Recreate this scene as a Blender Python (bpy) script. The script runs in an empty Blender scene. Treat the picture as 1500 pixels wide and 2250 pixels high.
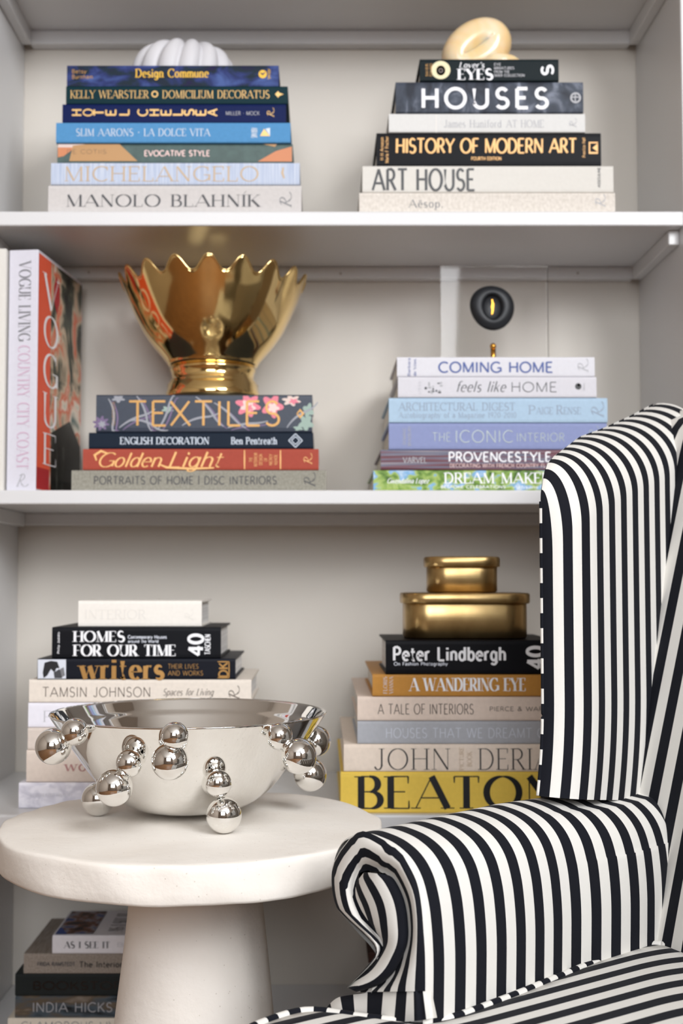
import bpy, bmesh, math, random
from mathutils import Vector, Matrix
random.seed(7)
PI = math.pi
SC = bpy.context.scene
COL = SC.collection

# ------------------------------------------------------------------ camera, world, lights, exposure
EYE = 0.80
F_PX, CX, CY, HORIZON = 2700.0, 705.0, 1125.0, 1272.0
PITCH = math.atan((HORIZON - CY) / F_PX)
cam_d = bpy.data.cameras.new('camera')
cam = bpy.data.objects.new('camera', cam_d); COL.objects.link(cam)
cam.location = (0, 0, EYE)
cam.rotation_euler = (PI / 2 + PITCH, 0, 0)
cam_d.sensor_fit = 'HORIZONTAL'; cam_d.sensor_width = 24.0
cam_d.lens = F_PX * 24.0 / 1500.0
cam_d.shift_x = (750.0 - CX) / 1500.0
cam_d.clip_start = 0.02
cam_d.dof.use_dof = True; cam_d.dof.focus_distance = 1.10; cam_d.dof.aperture_fstop = 6.3
SC.camera = cam

w = bpy.data.worlds.new('sky'); SC.world = w; w.use_nodes = True
wb = w.node_tree.nodes['Background']
wb.inputs[0].default_value = (0.72, 0.83, 1.0, 1); wb.inputs[1].default_value = 1.5

def area_light(name, loc, target, sx, sy, power, color):
    d = bpy.data.lights.new(name, 'AREA'); d.shape = 'RECTANGLE'; d.size = sx; d.size_y = sy
    d.energy = power; d.color = color
    o = bpy.data.objects.new(name, d); COL.objects.link(o); o.location = loc
    o.rotation_euler = (Vector(target) - Vector(loc)).to_track_quat('-Z', 'Y').to_euler()
    return o
RX, LX, RY, CZ = 1.4, -2.3, -2.6, 2.8           # room limits
area_light('window_daylight_right', (RX - 0.02, -1.1, 2.2), (RX - 1, -.75, 1.4), 1.6, 1.1, 86, (0.965, 0.98, 1.0))
area_light('added_rear_fill', (-0.2, RY + 0.02, 1.95), (-0.2, RY + 1, 1.5), 1.7, 1.4, 46, (0.95, 0.97, 1.0))  # added fill that brightens the shelf fronts, not a known window
SC.view_settings.view_transform = 'Standard'
SC.view_settings.look = 'None'
SC.view_settings.exposure = 0.50
SC.view_settings.gamma = 1.0

# ------------------------------------------------------------------ helpers
SP, CP = math.sin(PITCH), math.cos(PITCH)
def ray(px, py):
    u, v = (px - CX) / F_PX, -(py - CY) / F_PX
    return Vector((u, CP - v * SP, SP + v * CP))
def at(px, py, D):
    """pixel of the photograph -> point at distance D (world y)"""
    d = ray(px, py); t = D / d.y
    return Vector((d.x * t, D, EYE + d.z * t))
def atz(px, py, z):
    d = ray(px, py); t = (z - EYE) / d.z
    return Vector((d.x * t, d.y * t, z))
def srgb(r, g, b):
    def f(c):
        c /= 255.0
        return c / 12.92 if c <= 0.04045 else ((c + 0.055) / 1.055) ** 2.4
    return (f(r), f(g), f(b), 1.0)

MATS = {}
def nodes_of(name):
    m = bpy.data.materials.new(name); m.use_nodes = True
    nt = m.node_tree
    return m, nt, nt.nodes['Principled BSDF']
def plain(name, col, rough=0.5, metal=0.0, noise=0.0, scale=60.0, bump=0.0, spec=None, aniso=None):
    """one colour with an optional faint mottling and bump"""
    if name in MATS: return MATS[name]
    m, nt, b = nodes_of(name)
    b.inputs['Base Color'].default_value = col
    b.inputs['Roughness'].default_value = rough
    b.inputs['Metallic'].default_value = metal
    if spec is not None: b.inputs['Specular IOR Level'].default_value = spec
    if noise or bump:
        tc = nt.nodes.new('ShaderNodeTexCoord'); n = nt.nodes.new('ShaderNodeTexNoise')
        n.inputs['Scale'].default_value = scale; n.inputs['Detail'].default_value = 6
        nt.links.new(tc.outputs['Object'], n.inputs['Vector'])
        if noise:
            r = nt.nodes.new('ShaderNodeValToRGB')
            r.color_ramp.elements[0].position = 0.3; r.color_ramp.elements[1].position = 0.7
            r.color_ramp.elements[0].color = tuple(c * (1 - noise) for c in col[:3]) + (1,)
            r.color_ramp.elements[1].color = tuple(min(1, c * (1 + noise)) for c in col[:3]) + (1,)
            nt.links.new(n.outputs['Fac'], r.inputs[0]); nt.links.new(r.outputs[0], b.inputs['Base Color'])
        if bump:
            bp = nt.nodes.new('ShaderNodeBump'); bp.inputs['Strength'].default_value = bump
            bp.inputs['Distance'].default_value = 0.002
            nt.links.new(n.outputs['Fac'], bp.inputs['Height']); nt.links.new(bp.outputs[0], b.inputs['Normal'])
    MATS[name] = m
    return m
def mottled(name, stops, scale=(30, 30, 30), rough=0.45, detail=4, kind='noise', distort=0.0, bump=0.0):
    """procedural print: noise or voronoi through a colour ramp, object space"""
    if name in MATS: return MATS[name]
    m, nt, b = nodes_of(name)
    tc = nt.nodes.new('ShaderNodeTexCoord'); mp = nt.nodes.new('ShaderNodeMapping')
    mp.inputs['Scale'].default_value = scale
    nt.links.new(tc.outputs['Object'], mp.inputs[0])
    if kind == 'noise':
        n = nt.nodes.new('ShaderNodeTexNoise'); n.inputs['Scale'].default_value = 1; n.inputs['Detail'].default_value = detail
        n.inputs['Distortion'].default_value = distort; out = n.outputs['Fac']
    else:
        n = nt.nodes.new('ShaderNodeTexVoronoi'); n.inputs['Scale'].default_value = 1
        sp = nt.nodes.new('ShaderNodeSeparateColor'); nt.links.new(n.outputs['Color'], sp.inputs[0]); out = sp.outputs[0]
    nt.links.new(mp.outputs[0], n.inputs['Vector'])
    r = nt.nodes.new('ShaderNodeValToRGB')
    e = r.color_ramp.elements
    while len(e) < len(stops): e.new(0.5)
    for k, (p, c) in enumerate(stops):
        e[k].position = p; e[k].color = c
    nt.links.new(out, r.inputs[0]); nt.links.new(r.outputs[0], b.inputs['Base Color'])
    b.inputs['Roughness'].default_value = rough; b.inputs['Specular IOR Level'].default_value = .12
    if bump:
        bp = nt.nodes.new('ShaderNodeBump'); bp.inputs['Strength'].default_value = bump; bp.inputs['Distance'].default_value = 0.001
        nt.links.new(out, bp.inputs['Height']); nt.links.new(bp.outputs[0], b.inputs['Normal'])
    MATS[name] = m
    return m

def link_mesh(name, verts, faces, mat, parent=None, uvs=None, smooth=False, midx=None, bevel=0.0, subsurf=0, solid=0.0):
    me = bpy.data.meshes.new(name)
    me.from_pydata([tuple(v) for v in verts], [], faces)
    for m in (mat if isinstance(mat, (list, tuple)) else [mat]): me.materials.append(m)
    if midx:
        for p, k in zip(me.polygons, midx): p.material_index = k
    if uvs is not None:
        uvl = me.uv_layers.new(name='weave')
        if len(uvs) == len(verts):
            for l in me.loops: uvl.data[l.index].uv = uvs[l.vertex_index]
        else:
            for l, uv in zip(me.loops, uvs): uvl.data[l.index].uv = uv
    if smooth:
        for p in me.polygons: p.use_smooth = True
    me.update()
    o = bpy.data.objects.new(name, me); COL.objects.link(o)
    if parent is not None: o.parent = parent
    if solid:
        md = o.modifiers.new('thickness', 'SOLIDIFY'); md.thickness = solid; md.offset = 0
    if bevel:
        md = o.modifiers.new('edge', 'BEVEL'); md.width = bevel; md.segments = 2; md.limit_method = 'ANGLE'; md.angle_limit = 0.6
    if subsurf:
        md = o.modifiers.new('smooth', 'SUBSURF'); md.levels = subsurf; md.render_levels = subsurf
    return o
class MB:
    """collects boxes, lathes and tubes for one mesh"""
    def __init__(s): s.v = []; s.f = []
    def box(s, x0, x1, y0, y1, z0, z1):
        b = len(s.v)
        s.v += [(x0, y0, z0), (x1, y0, z0), (x1, y1, z0), (x0, y1, z0), (x0, y0, z1), (x1, y0, z1), (x1, y1, z1), (x0, y1, z1)]
        s.f += [(b, b + 3, b + 2, b + 1), (b + 4, b + 5, b + 6, b + 7), (b, b + 1, b + 5, b + 4), (b + 1, b + 2, b + 6, b + 5), (b + 2, b + 3, b + 7, b + 6), (b + 3, b, b + 4, b + 7)]
        return s
    def lathe(s, prof, n=48, c=(0, 0, 0)):
        b = len(s.v); m = len(prof)
        for k in range(n):
            a = 2 * PI * k / n
            for r, z in prof: s.v.append((c[0] + r * math.cos(a), c[1] + r * math.sin(a), c[2] + z))
        for k in range(n):
            for j in range(m - 1):
                p, q = b + k * m + j, b + ((k + 1) % n) * m + j
                s.f.append((p, q, q + 1, p + 1))
        return s
    def sphere(s, c, r, nu=40, nv=20, scale=(1, 1, 1), rot=None):
        b = len(s.v); c = Vector(c)
        for j in range(nv + 1):
            t = PI * j / nv
            for k in range(nu):
                a = 2 * PI * k / nu
                p = Vector((r * scale[0] * math.sin(t) * math.cos(a), r * scale[1] * math.sin(t) * math.sin(a), r * scale[2] * math.cos(t)))
                if rot is not None: p = rot @ p
                s.v.append(tuple(c + p))
        for j in range(nv):
            for k in range(nu):
                p = b + j * nu + k; q = b + j * nu + (k + 1) % nu
                s.f.append((p, p + nu, q + nu, q))
        return s
    def tube(s, pts, r, n=10, closed=False):
        pts = [Vector(p) for p in pts]; b = len(s.v); m = len(pts)
        for i, p in enumerate(pts):
            if closed: t = pts[(i + 1) % m] - pts[i - 1]
            else: t = pts[min(i + 1, m - 1)] - pts[max(i - 1, 0)]
            t.normalize()
            a = t.cross(Vector((0, 0, 1)))
            if a.length < 0.05: a = t.cross(Vector((1, 0, 0)))
            a.normalize(); c = a.cross(t)
            for k in range(n):
                g = 2 * PI * k / n
                s.v.append(tuple(p + a * (r * math.cos(g)) + c * (r * math.sin(g))))
        for i in range(m if closed else m - 1):
            for k in range(n):
                p, q = b + i * n, b + ((i + 1) % m) * n
                s.f.append((p + k, p + (k + 1) % n, q + (k + 1) % n, q + k))
        if not closed:
            s.f.append(tuple(range(b + n - 1, b - 1, -1))); e = b + (m - 1) * n
            s.f.append(tuple(range(e, e + n)))
        return s
    def build(s, name, mat, parent=None, **kw): return link_mesh(name, s.v, s.f, mat, parent, **kw)

def tag(o, label=None, cat=None, group=None, kind=None):
    if label: o['label'] = label
    if cat: o['category'] = cat
    if group: o['group'] = group
    if kind: o['kind'] = kind
    return o
def empty(name, loc, label, cat, group=None, rz=0.0):
    o = bpy.data.objects.new(name, None); COL.objects.link(o); o.location = loc; o.rotation_euler = (0, 0, rz)
    o.empty_display_size = 0.05
    return tag(o, label, cat, group)

# ------------------------------------------------------------------ stroke lettering
XS = {}
def E(cx, cy, rx, ry, a0, a1, n=16):
    return [(cx + rx * math.cos(math.radians(a0 + (a1 - a0) * k / n)), cy + ry * math.sin(math.radians(a0 + (a1 - a0) * k / n))) for k in range(n + 1)]
def stem(x, y0=0, y1=1, fl='se'): return ('k', fl, [(x, y0), (x, y1)])
def ln(c, fl, *p): return (c, fl, list(p))
GL = {
 'A': (.84, [ln('n', 's', (0, 0), (.42, 1)), ln('k', 'e', (.42, 1), (.84, 0)), ln('n', '', (.14, .33), (.7, .33))]),
 'B': (.62, [stem(.08), ('v', '', [(.08, 1), (.3, 1)] + E(.3, .76, .22, .24, 90, -90) + [(.08, .52)]), ('v', '', [(.08, .52), (.33, .52)] + E(.33, .26, .26, .26, 90, -90) + [(.08, 0)])]),
 'C': (.78, [('v', 'c', E(.46, .5, .43, .5, 48, 312, 28))]),
 'D': (.76, [stem(.08), ('v', '', [(.08, 1), (.3, 1)] + E(.3, .5, .42, .5, 90, -90) + [(.08, 0)])]),
 'E': (.58, [stem(.08), ln('n', 't', (.08, 1), (.54, 1)), ln('n', '', (.08, .52), (.46, .52)), ln('n', 'u', (.08, 0), (.56, 0))]),
 'F': (.54, [stem(.08), ln('n', 't', (.08, 1), (.54, 1)), ln('n', '', (.08, .5), (.46, .5))]),
 'G': (.84, [('v', 'c', E(.46, .5, .43, .5, 48, 330, 28)), ln('n', '', (.54, .43), (.86, .43)), ln('k', '', (.82, .43), (.82, .06))]),
 'H': (.76, [stem(.08), stem(.68), ln('n', '', (.08, .52), (.68, .52))]),
 'I': (.2, [stem(.1)]),
 'J': (.46, [('v', 's', [(.36, 1), (.36, .22)] + E(.2, .22, .16, .22, 0, -160))]),
 'K': (.68, [stem(.08), ln('n', 'e', (.08, .38), (.62, 1)), ln('k', 'e', (.25, .56), (.67, 0))]),
 'L': (.54, [stem(.08), ln('n', 'u', (.08, 0), (.53, 0))]),
 'M': (.92, [ln('n', 's', (.08, 0), (.08, 1)), ln('k', '', (.08, 1), (.46, .02)), ln('n', '', (.46, .02), (.84, 1)), ln('k', 'e', (.84, 1), (.84, 0))]),
 'N': (.78, [ln('n', 's', (.08, 0), (.08, 1)), ln('k', '', (.08, 1), (.7, 0)), ln('n', 'e', (.7, 0), (.7, 1))]),
 'O': (.92, [('v', '', E(.46, .5, .43, .5, 0, 360, 36))]),
 'P': (.6, [stem(.08), ('v', '', [(.08, 1), (.3, 1)] + E(.3, .73, .25, .27, 90, -90) + [(.08, .46)])]),
 'Q': (.92, [('v', '', E(.46, .5, .43, .5, 0, 360, 36)), ln('k', '', (.5, .22), (.86, -.12))]),
 'R': (.66, [stem(.08), ('v', '', [(.08, 1), (.3, 1)] + E(.3, .74, .24, .26, 90, -90) + [(.08, .48)]), ln('k', 'e', (.3, .48), (.64, 0))]),
 'S': (.58, [('w', '', E(.29, .745, .22, .255, 30, 258) + E(.29, .25, .25, .25, 78, -150))]),
 'T': (.68, [stem(.34, 0, 1, 's'), ln('n', 'pq', (.02, 1), (.66, 1))]),
 'U': (.74, [('v', 'se', [(.08, 1), (.08, .3)] + E(.37, .3, .29, .3, 180, 360) + [(.66, 1)])]),
 'V': (.8, [ln('k', 's', (0, 1), (.4, 0)), ln('n', 'e', (.4, 0), (.8, 1))]),
 'W': (1.14, [ln('k', 's', (0, 1), (.29, 0)), ln('n', '', (.29, 0), (.57, 1)), ln('k', '', (.57, 1), (.86, 0)), ln('n', 'e', (.86, 0), (1.14, 1))]),
 'X': (.74, [ln('k', 'se', (0, 1), (.74, 0)), ln('n', 'se', (.02, 0), (.7, 1))]),
 'Y': (.74, [ln('k', 's', (0, 1), (.37, .46)), ln('n', 's', (.74, 1), (.37, .46)), ln('k', 'e', (.37, .46), (.37, 0))]),
 'Z': (.64, [ln('n', 'q', (.04, 1), (.6, 1)), ln('k', '', (.6, 1), (.02, 0)), ln('n', 'u', (.02, 0), (.62, 0))]),
 'a': (.5, [('v', '', E(.25, .47, .19, .19, 160, 0, 10) + [(.44, 0)]), ('v', '', E(.24, .19, .19, .19, 0, 360))]),
 'b': (.54, [stem(.08, 0, 1, ''), ('v', '', E(.29, .33, .21, .33, 0, 360))]),
 'c': (.48, [('v', '', E(.28, .33, .22, .33, 48, 312))]),
 'd': (.56, [stem(.48, 0, 1, 's'), ('v', '', E(.26, .33, .21, .33, 0, 360))]),
 'e': (.52, [('v', '', [(.06, .36), (.49, .36)] + E(.28, .33, .22, .33, 8, 312))]),
 'f': (.32, [('v', '', E(.32, .82, .15, .18, 50, 180, 8) + [(.17, 0)]), ln('n', '', (.02, .64), (.34, .64))]),
 'g': (.54, [('v', '', E(.26, .33, .2, .33, 0, 360)), ('v', '', [(.46, .66), (.46, -.08)] + E(.26, -.08, .2, .22, 0, -150, 10))]),
 'h': (.54, [stem(.08, 0, 1, 's'), ('v', 'e', [(.08, .42)] + E(.27, .44, .19, .22, 180, 0, 10) + [(.46, 0)])]),
 'i': (.2, [stem(.1, 0, .66, 's'), ln('k', '', (.1, .82), (.1, .96))]),
 'j': (.2, [stem(.1, -.2, .66, ''), ln('k', '', (.1, .82), (.1, .96))]),
 'k': (.5, [stem(.08, 0, 1, 's'), ln('n', '', (.08, .25), (.44, .66)), ln('k', 'e', (.22, .4), (.48, 0))]),
 'l': (.2, [stem(.1, 0, 1, 's')]),
 'm': (.82, [stem(.08, 0, .66, 's'), ('v', 'e', [(.08, .42)] + E(.25, .44, .17, .22, 180, 0, 10) + [(.42, 0)]), ('v', 'e', [(.42, .42)] + E(.59, .44, .17, .22, 180, 0, 10) + [(.76, 0)])]),
 'n': (.54, [stem(.08, 0, .66, 's'), ('v', 'e', [(.08, .42)] + E(.27, .44, .19, .22, 180, 0, 10) + [(.46, 0)])]),
 'o': (.54, [('v', '', E(.27, .33, .22, .33, 0, 360))]),
 'p': (.54, [stem(.08, -.3, .66, 's'), ('v', '', E(.29, .33, .21, .33, 0, 360))]),
 'q': (.54, [stem(.48, -.3, .66, 's'), ('v', '', E(.27, .33, .21, .33, 0, 360))]),
 'r': (.36, [stem(.08, 0, .66, 's'), ('v', '', [(.08, .4)] + E(.26, .42, .18, .23, 180, 60, 8))]),
 's': (.42, [('w', '', E(.21, .49, .15, .17, 30, 258) + E(.21, .165, .17, .165, 78, -150))]),
 't': (.34, [('v', '', [(.15, .9), (.15, .16)] + E(.27, .16, .12, .16, 180, 290, 8)), ln('n', '', (.02, .64), (.33, .64))]),
 'u': (.54, [('v', 'p', [(.08, .66), (.08, .22)] + E(.27, .22, .19, .22, 180, 360, 10)), stem(.46, 0, .66, 's')]),
 'v': (.5, [ln('k', 's', (0, .66), (.25, 0)), ln('n', 'e', (.25, 0), (.5, .66))]),
 'w': (.78, [ln('k', 's', (0, .66), (.2, 0)), ln('n', '', (.2, 0), (.39, .66)), ln('k', '', (.39, .66), (.58, 0)), ln('n', 'e', (.58, 0), (.78, .66))]),
 'x': (.5, [ln('k', '', (0, .66), (.5, 0)), ln('n', '', (0, 0), (.48, .66))]),
 'y': (.5, [ln('k', 's', (0, .66), (.25, 0)), ln('n', 'e', (.1, -.3), (.5, .66))]),
 'z': (.46, [ln('n', '', (.02, .66), (.44, .66)), ln('k', '', (.44, .66), (.02, 0)), ln('n', '', (.02, 0), (.46, 0))]),
 '0': (.6, [('v', '', E(.3, .5, .25, .5, 0, 360, 28))]),
 '1': (.3, [stem(.18, 0, 1, 's'), ln('n', '', (.02, .8), (.18, 1))]),
 '2': (.56, [('v', '', E(.27, .74, .22, .26, 165, -30) + [(.04, 0)]), ln('n', '', (.04, 0), (.53, 0))]),
 '4': (.62, [stem(.44, 0, 1, ''), ln('n', '', (.44, 1), (.02, .3)), ln('n', '', (.02, .3), (.6, .3))]),
 '9': (.56, [('v', '', E(.28, .7, .22, .3, 0, 360)), ('v', '', E(.1, .6, .4, .6, 10, -60, 10))]),
 '&': (.8, [('v', '', [(.74, 0), (.22, .72)] + E(.36, .8, .16, .2, 200, -20) + [(.16, .36)] + E(.3, .24, .23, .24, 150, 340) + [(.7, .5)])]),
 '.': (.2, [ln('k', '', (.1, 0), (.1, .12))]), ',': (.2, [ln('k', '', (.1, .1), (.04, -.14))]),
 "'": (.16, [ln('k', '', (.08, 1), (.06, .76))]), '-': (.36, [ln('n', '', (.04, .38), (.32, .38))]),
 '|': (.14, [ln('n', '', (.07, -.05), (.07, 1.1))]), '*': (.3, [ln('k', '', (.15, .42), (.15, .58))]),
 '@': (.5, [('v', '', E(.25, .45, .2, .25, 0, 360)), ln('k', '', (.25, .38), (.25, .52))]),
 # the long-tailed script initial printed sideways near the end of many spines
 '~': (1.36, [ln('k', '', (.2, 0), (.36, 1)), ('v', '', [(.1, .86)] + E(.42, .74, .28, .26, 130, -110) + [(.3, .48)]), ('v', '', [(.36, .5), (.62, .12)] + E(.98, .34, .38, .36, 205, 330, 12)), ln('n', '', (.08, 0), (.34, 0))]),
}
GL['Í'] = (.2, GL['I'][1] + [ln('n', '', (.1, 1.1), (.24, 1.3))])
GL['ï'] = (.2, [stem(.1, 0, .66, 's'), ln('k', '', (.02, .82), (.02, .94)), ln('k', '', (.2, .82), (.2, .94))])
GL['ë'] = (.52, GL['e'][1] + [ln('k', '', (.2, .8), (.2, .92)), ln('k', '', (.38, .8), (.38, .92))])
STY = {  # thick, thin, serif half-length, slant, tracking
 'sans': (.13, .12, 0, 0, .12), 'light': (.075, .07, 0, 0, .12), 'bold': (.2, .17, 0, 0, .1), 'heavy': (.25, .19, 0, 0, .1),
 'serif': (.12, .05, .11, 0, .12), 'didone': (.17, .03, .13, 0, .12), 'didbold': (.25, .05, .14, 0, .1), 'thinserif': (.075, .028, .1, 0, .14),
 'italic': (.1, .045, 0, .28, .08), 'script': (.13, .05, 0, .42, .02), 'round': (.17, .17, 0, 0, .26), 'brush': (.19, .14, 0, .02, .06),
 'slab': (.17, .07, .13, 0, .1), 'deco': (.17, .17, 0, 0, .34), 'mono': (.1, .1, 0, 0, .3),
}
RIB = [0]
def ribbon(V, Fc, pts, ws):
    n = len(pts)
    if n < 2: return
    closed = n > 8 and math.dist(pts[0], pts[-1]) < 1e-6
    b = len(V); RIB[0] += 1; lay = 5e-6 * (RIB[0] % 13)
    for i, (x, y) in enumerate(pts):
        def d(p, q):
            l = math.dist(p, q) or 1e-9
            return ((q[0] - p[0]) / l, (q[1] - p[1]) / l)
        if closed and i in (0, n - 1): t0, t1 = d(pts[-2], pts[-1]), d(pts[0], pts[1])
        else:
            t0 = d(pts[i - 1], pts[i]) if i else d(pts[0], pts[1])
            t1 = d(pts[i], pts[i + 1]) if i < n - 1 else t0
        tx, ty = t0[0] + t1[0], t0[1] + t1[1]; l = math.hypot(tx, ty) or 1e-9
        tx, ty = tx / l, ty / l
        k = min(1.6, 1 / max(0.4, tx * t0[0] + ty * t0[1]))
        h = ws[i] * k / 2
        V.append((x - ty * h, y + tx * h, lay)); V.append((x + ty * h, y - tx * h, lay))
    for i in range(n - 1):
        a = b + 2 * i
        Fc.append((a, a + 1, a + 3, a + 2))
def layout(text, style, W, H, weight=1.0):
    """flat lettering filling a W x H box, origin at the lower left of the capitals"""
    th, tn, sf, sl, tr = STY[style]; th *= weight; tn *= max(.8, weight)
    V, Fc = [], []
    nat, small = 0, None
    for ch in text: nat += (.38 if ch == ' ' else GL[ch][0]) + tr + .04
    nat -= tr
    sx = W / (nat * H)
    lim = min(1.0, max(.55, sx))
    x = 0.0
    for ch in text:
        if ch == ' ': x += .42 + tr; continue
        adv, strokes = GL[ch]
        for cls, fl, pts in strokes:
            P = [((x + .02 + px) * sx * H + py * sl * H, py * H) for px, py in pts]
            n = len(P); ws = []
            for i in range(n):
                if cls == 'k': q = th
                elif cls == 'n': q = tn
                elif cls == 'w': q = tn + (th - tn) * math.sin(PI * min(1, max(0, i / (n - 1)))) ** .8
                else:
                    p0, p1 = P[max(i - 1, 0)], P[min(i + 1, n - 1)]
                    l = math.dist(p0, p1) or 1e-9
                    q = tn + (th - tn) * abs(p1[1] - p0[1]) / l
                ws.append(q * H * lim)
            if sf == 0 and n == 2 and cls in 'kn':   # square the open ends a little past the joint
                pass
            ribbon(V, Fc, P, ws)
            if sf:
                for flag, i in (('s', 0), ('e', n - 1)):
                    if flag in fl:
                        cx, cy = P[i]; hl = sf * H * max(.8, min(1.1, sx)) + ws[i] * .35; t = tn * H * .5
                        up = 1 if pts[i][1] < .3 else -1
                        ribbon(V, Fc, [(cx - hl, cy + up * t * .5), (cx + hl, cy + up * t * .5)], [t * 1.6, t * 1.6])
                for flag, i, dy in (('t', n - 1, -.22), ('u', n - 1, .24), ('p', 0, -.2), ('q', n - 1, -.2)):
                    if flag in fl and len(pts) == 2:
                        cx, cy = P[i]; ribbon(V, Fc, [(cx, cy), (cx, cy + dy * H)], [tn * H * 1.5, tn * H * .8])
                if 'c' in fl:
                    cx, cy = P[0]; ribbon(V, Fc, [(cx, cy + .14 * H), (cx, cy - .14 * H)], [tn * H, tn * H * 1.4])
        x += adv + tr + .04
    return V, Fc
def turned(V, H, W, rot):
    """rot 0: as is. 90: reads upwards. -90: reads downwards. box size for the caller stays (w, h) of the turned text"""
    if rot == 90: return [(H - y, x, l) for x, y, l in V]
    if rot == -90: return [(y, W - x, l) for x, y, l in V]
    if rot == 180: return [(W - x, H - y, l) for x, y, l in V]
    return V

# ------------------------------------------------------------------ the room
SHADEDP = plain('white_paint_shaded', srgb(206, 199, 189), 0.55, noise=0.015, scale=4, bump=0.05)  # back panel white, darkened in its colour to stand in for shelf shade
SHELFP = plain('shelf_paint', srgb(214, 213, 213), 0.32, noise=0.012, scale=6, bump=0.04)
WALLP = plain('room_wall_paint', srgb(150, 138, 126), 0.8, noise=0.02, scale=3)
REARP = plain('rear_wall_paint', srgb(112, 98, 86), 0.8, noise=0.03, scale=3)
FLOORM = mottled('oak_boards', [(.3, srgb(92, 66, 46)), (.7, srgb(134, 98, 68))], (3, 40, 3), 0.4)
BX0, BX1, BACK, FRONT = -0.437, 0.464, 1.775, 1.55
def struct(name, mb, mat, **kw): return tag(mb.build(name, mat, **kw), kind='structure')
struct('floor', MB().box(LX - .1, RX + .1, RY - .1, 1.9, -.05, 0), FLOORM)
struct('ceiling', MB().box(LX - .1, RX + .1, RY - .1, 1.9, CZ, CZ + .05), plain('ceiling_paint', srgb(222, 219, 213), 0.8))
struct('wall_left', MB().box(LX - .1, LX, RY - .1, 1.9, 0, CZ), WALLP)
wr = MB(); WY0, WY1, WZ0, WZ1 = -1.9, -.3, 1.64, 2.76
wr.box(RX, RX + .1, RY - .1, WY0, 0, CZ).box(RX, RX + .1, WY1, 1.9, 0, CZ).box(RX, RX + .1, WY0, WY1, 0, WZ0).box(RX, RX + .1, WY0, WY1, WZ1, CZ)
struct('wall_right', wr, WALLP)
wr = MB()
wr.box(LX, -1.05, RY - .1, RY, 0, CZ).box(.65, RX, RY - .1, RY, 0, CZ).box(-1.05, .65, RY - .1, RY, 0, 1.24).box(-1.05, .65, RY - .1, RY, 2.66, CZ)
struct('wall_rear', wr, REARP)
wf = MB()
wf.box(RX + .02, RX + .07, WY0, WY0 + .07, WZ0, WZ1).box(RX + .02, RX + .07, WY1 - .07, WY1, WZ0, WZ1).box(RX + .02, RX + .07, -1.14, -1.06, WZ0, WZ1)
wf.box(RX + .02, RX + .07, WY0, WY1, WZ0, WZ0 + .07).box(RX + .02, RX + .07, WY0, WY1, WZ1 - .07, WZ1).box(RX + .02, RX + .07, WY0, WY1, 2.18, 2.22)
struct('window_1', wf, SHELFP)
wf = MB()
wf.box(-1.05, -.98, RY - .07, RY - .02, 1.24, 2.66).box(.58, .65, RY - .07, RY - .02, 1.24, 2.66).box(-.23, -.17, RY - .07, RY - .02, 1.24, 2.66)
wf.box(-1.05, .65, RY - .07, RY - .02, 1.24, 1.31).box(-1.05, .65, RY - .07, RY - .02, 2.59, 2.66).box(-1.05, .65, RY - .07, RY - .02, 1.93, 1.97)
struct('added_rear_window', wf, SHELFP)  # unseen frame made up around the added rear fill light
wb_ = MB()
wb_.box(LX, BX0 - .05, 1.56, 1.85, 0, CZ).box(BX1 + .05, RX, 1.56, 1.85, 0, CZ).box(BX0 - .05, BX1 + .05, 1.56, 1.85, 1.95, CZ)
struct('wall_back', wb_, WALLP)

# built-in bookcase
Z1 = at(750, 464, FRONT).z                     # top of each shelf at its front edge
Z2 = at(600, 1077, FRONT).z
Z3 = EYE - 0.275
F3 = 1.452
Z4 = at(100, 2281, 1.57).z
Z0 = at(700, 66, BACK - .02).z                 # underside of the topmost shelf
T1 = Z1 - at(750, 496, FRONT).z; T2 = Z2 - at(600, 1108, FRONT).z
case = empty('bookcase', ((BX0 + BX1) / 2, FRONT, 0), 'white painted built-in bookcase with plain shelves behind the table and chair', 'bookcase')
def cpart(name, mb, mat=SHELFP, **kw):
    ox, oy = case.location.x, case.location.y
    mb.v = [(x - ox, y - oy, z) for x, y, z in mb.v]
    return mb.build(name, mat, case, **kw)
cpart('back_panel', MB().box(BX0 - .02, BX1 + .02, BACK, BACK + .02, 0, 1.94), SHADEDP)
cpart('side_panel', MB().box(BX0 - .045, BX0, FRONT, BACK, 0, 1.94), SHELFP, bevel=.002)
cpart('side_panel', MB().box(BX1, BX1 + .045, FRONT, BACK, 0, 1.94), SHELFP, bevel=.002)
cpart('shelf', MB().box(BX0, BX1, FRONT, BACK, Z0, Z0 + T1), bevel=.002)
cpart('shelf', MB().box(BX0, BX1, FRONT, BACK, Z1 - T1, Z1), bevel=.002)
cpart('shelf', MB().box(BX0, BX1, FRONT, BACK, Z2 - T2, Z2), bevel=.002)
cpart('shelf', MB().box(BX0 - .04, BX1 + .04, F3, BACK, Z3 - .03, Z3), bevel=.003)
cpart('shelf', MB().box(BX0, BX1, FRONT - .02, BACK, Z4 - .03, Z4), bevel=.002)
cpart('top_board', MB().box(BX0, BX1, FRONT, BACK, 1.92, 1.945), bevel=.002)
cpart('plinth', MB().box(BX0, BX1, FRONT, FRONT + .02, 0, Z4 - .03), bevel=.002)
for zt, ydn in ((Z0, .0205), (Z1 - T1, .0175), (Z2 - T2, .0175)):
    cpart('ledger_strip', MB().box(BX0 + .012, BX1 - .012, BACK - .02, BACK - .0002, zt - ydn, zt - .0002), bevel=.0015)
    for sx in (0, 1):
        a, b = (BX0 + .0002, BX0 + .014) if sx == 0 else (BX1 - .014, BX1 - .0002)
        cpart('ledger_strip', MB().box(a, b, FRONT + .02, BACK - .02, zt - ydn * 1.1, zt - .0002), bevel=.0015)
GAP = plain('dark_gap', srgb(60, 50, 40), 0.9)
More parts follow.
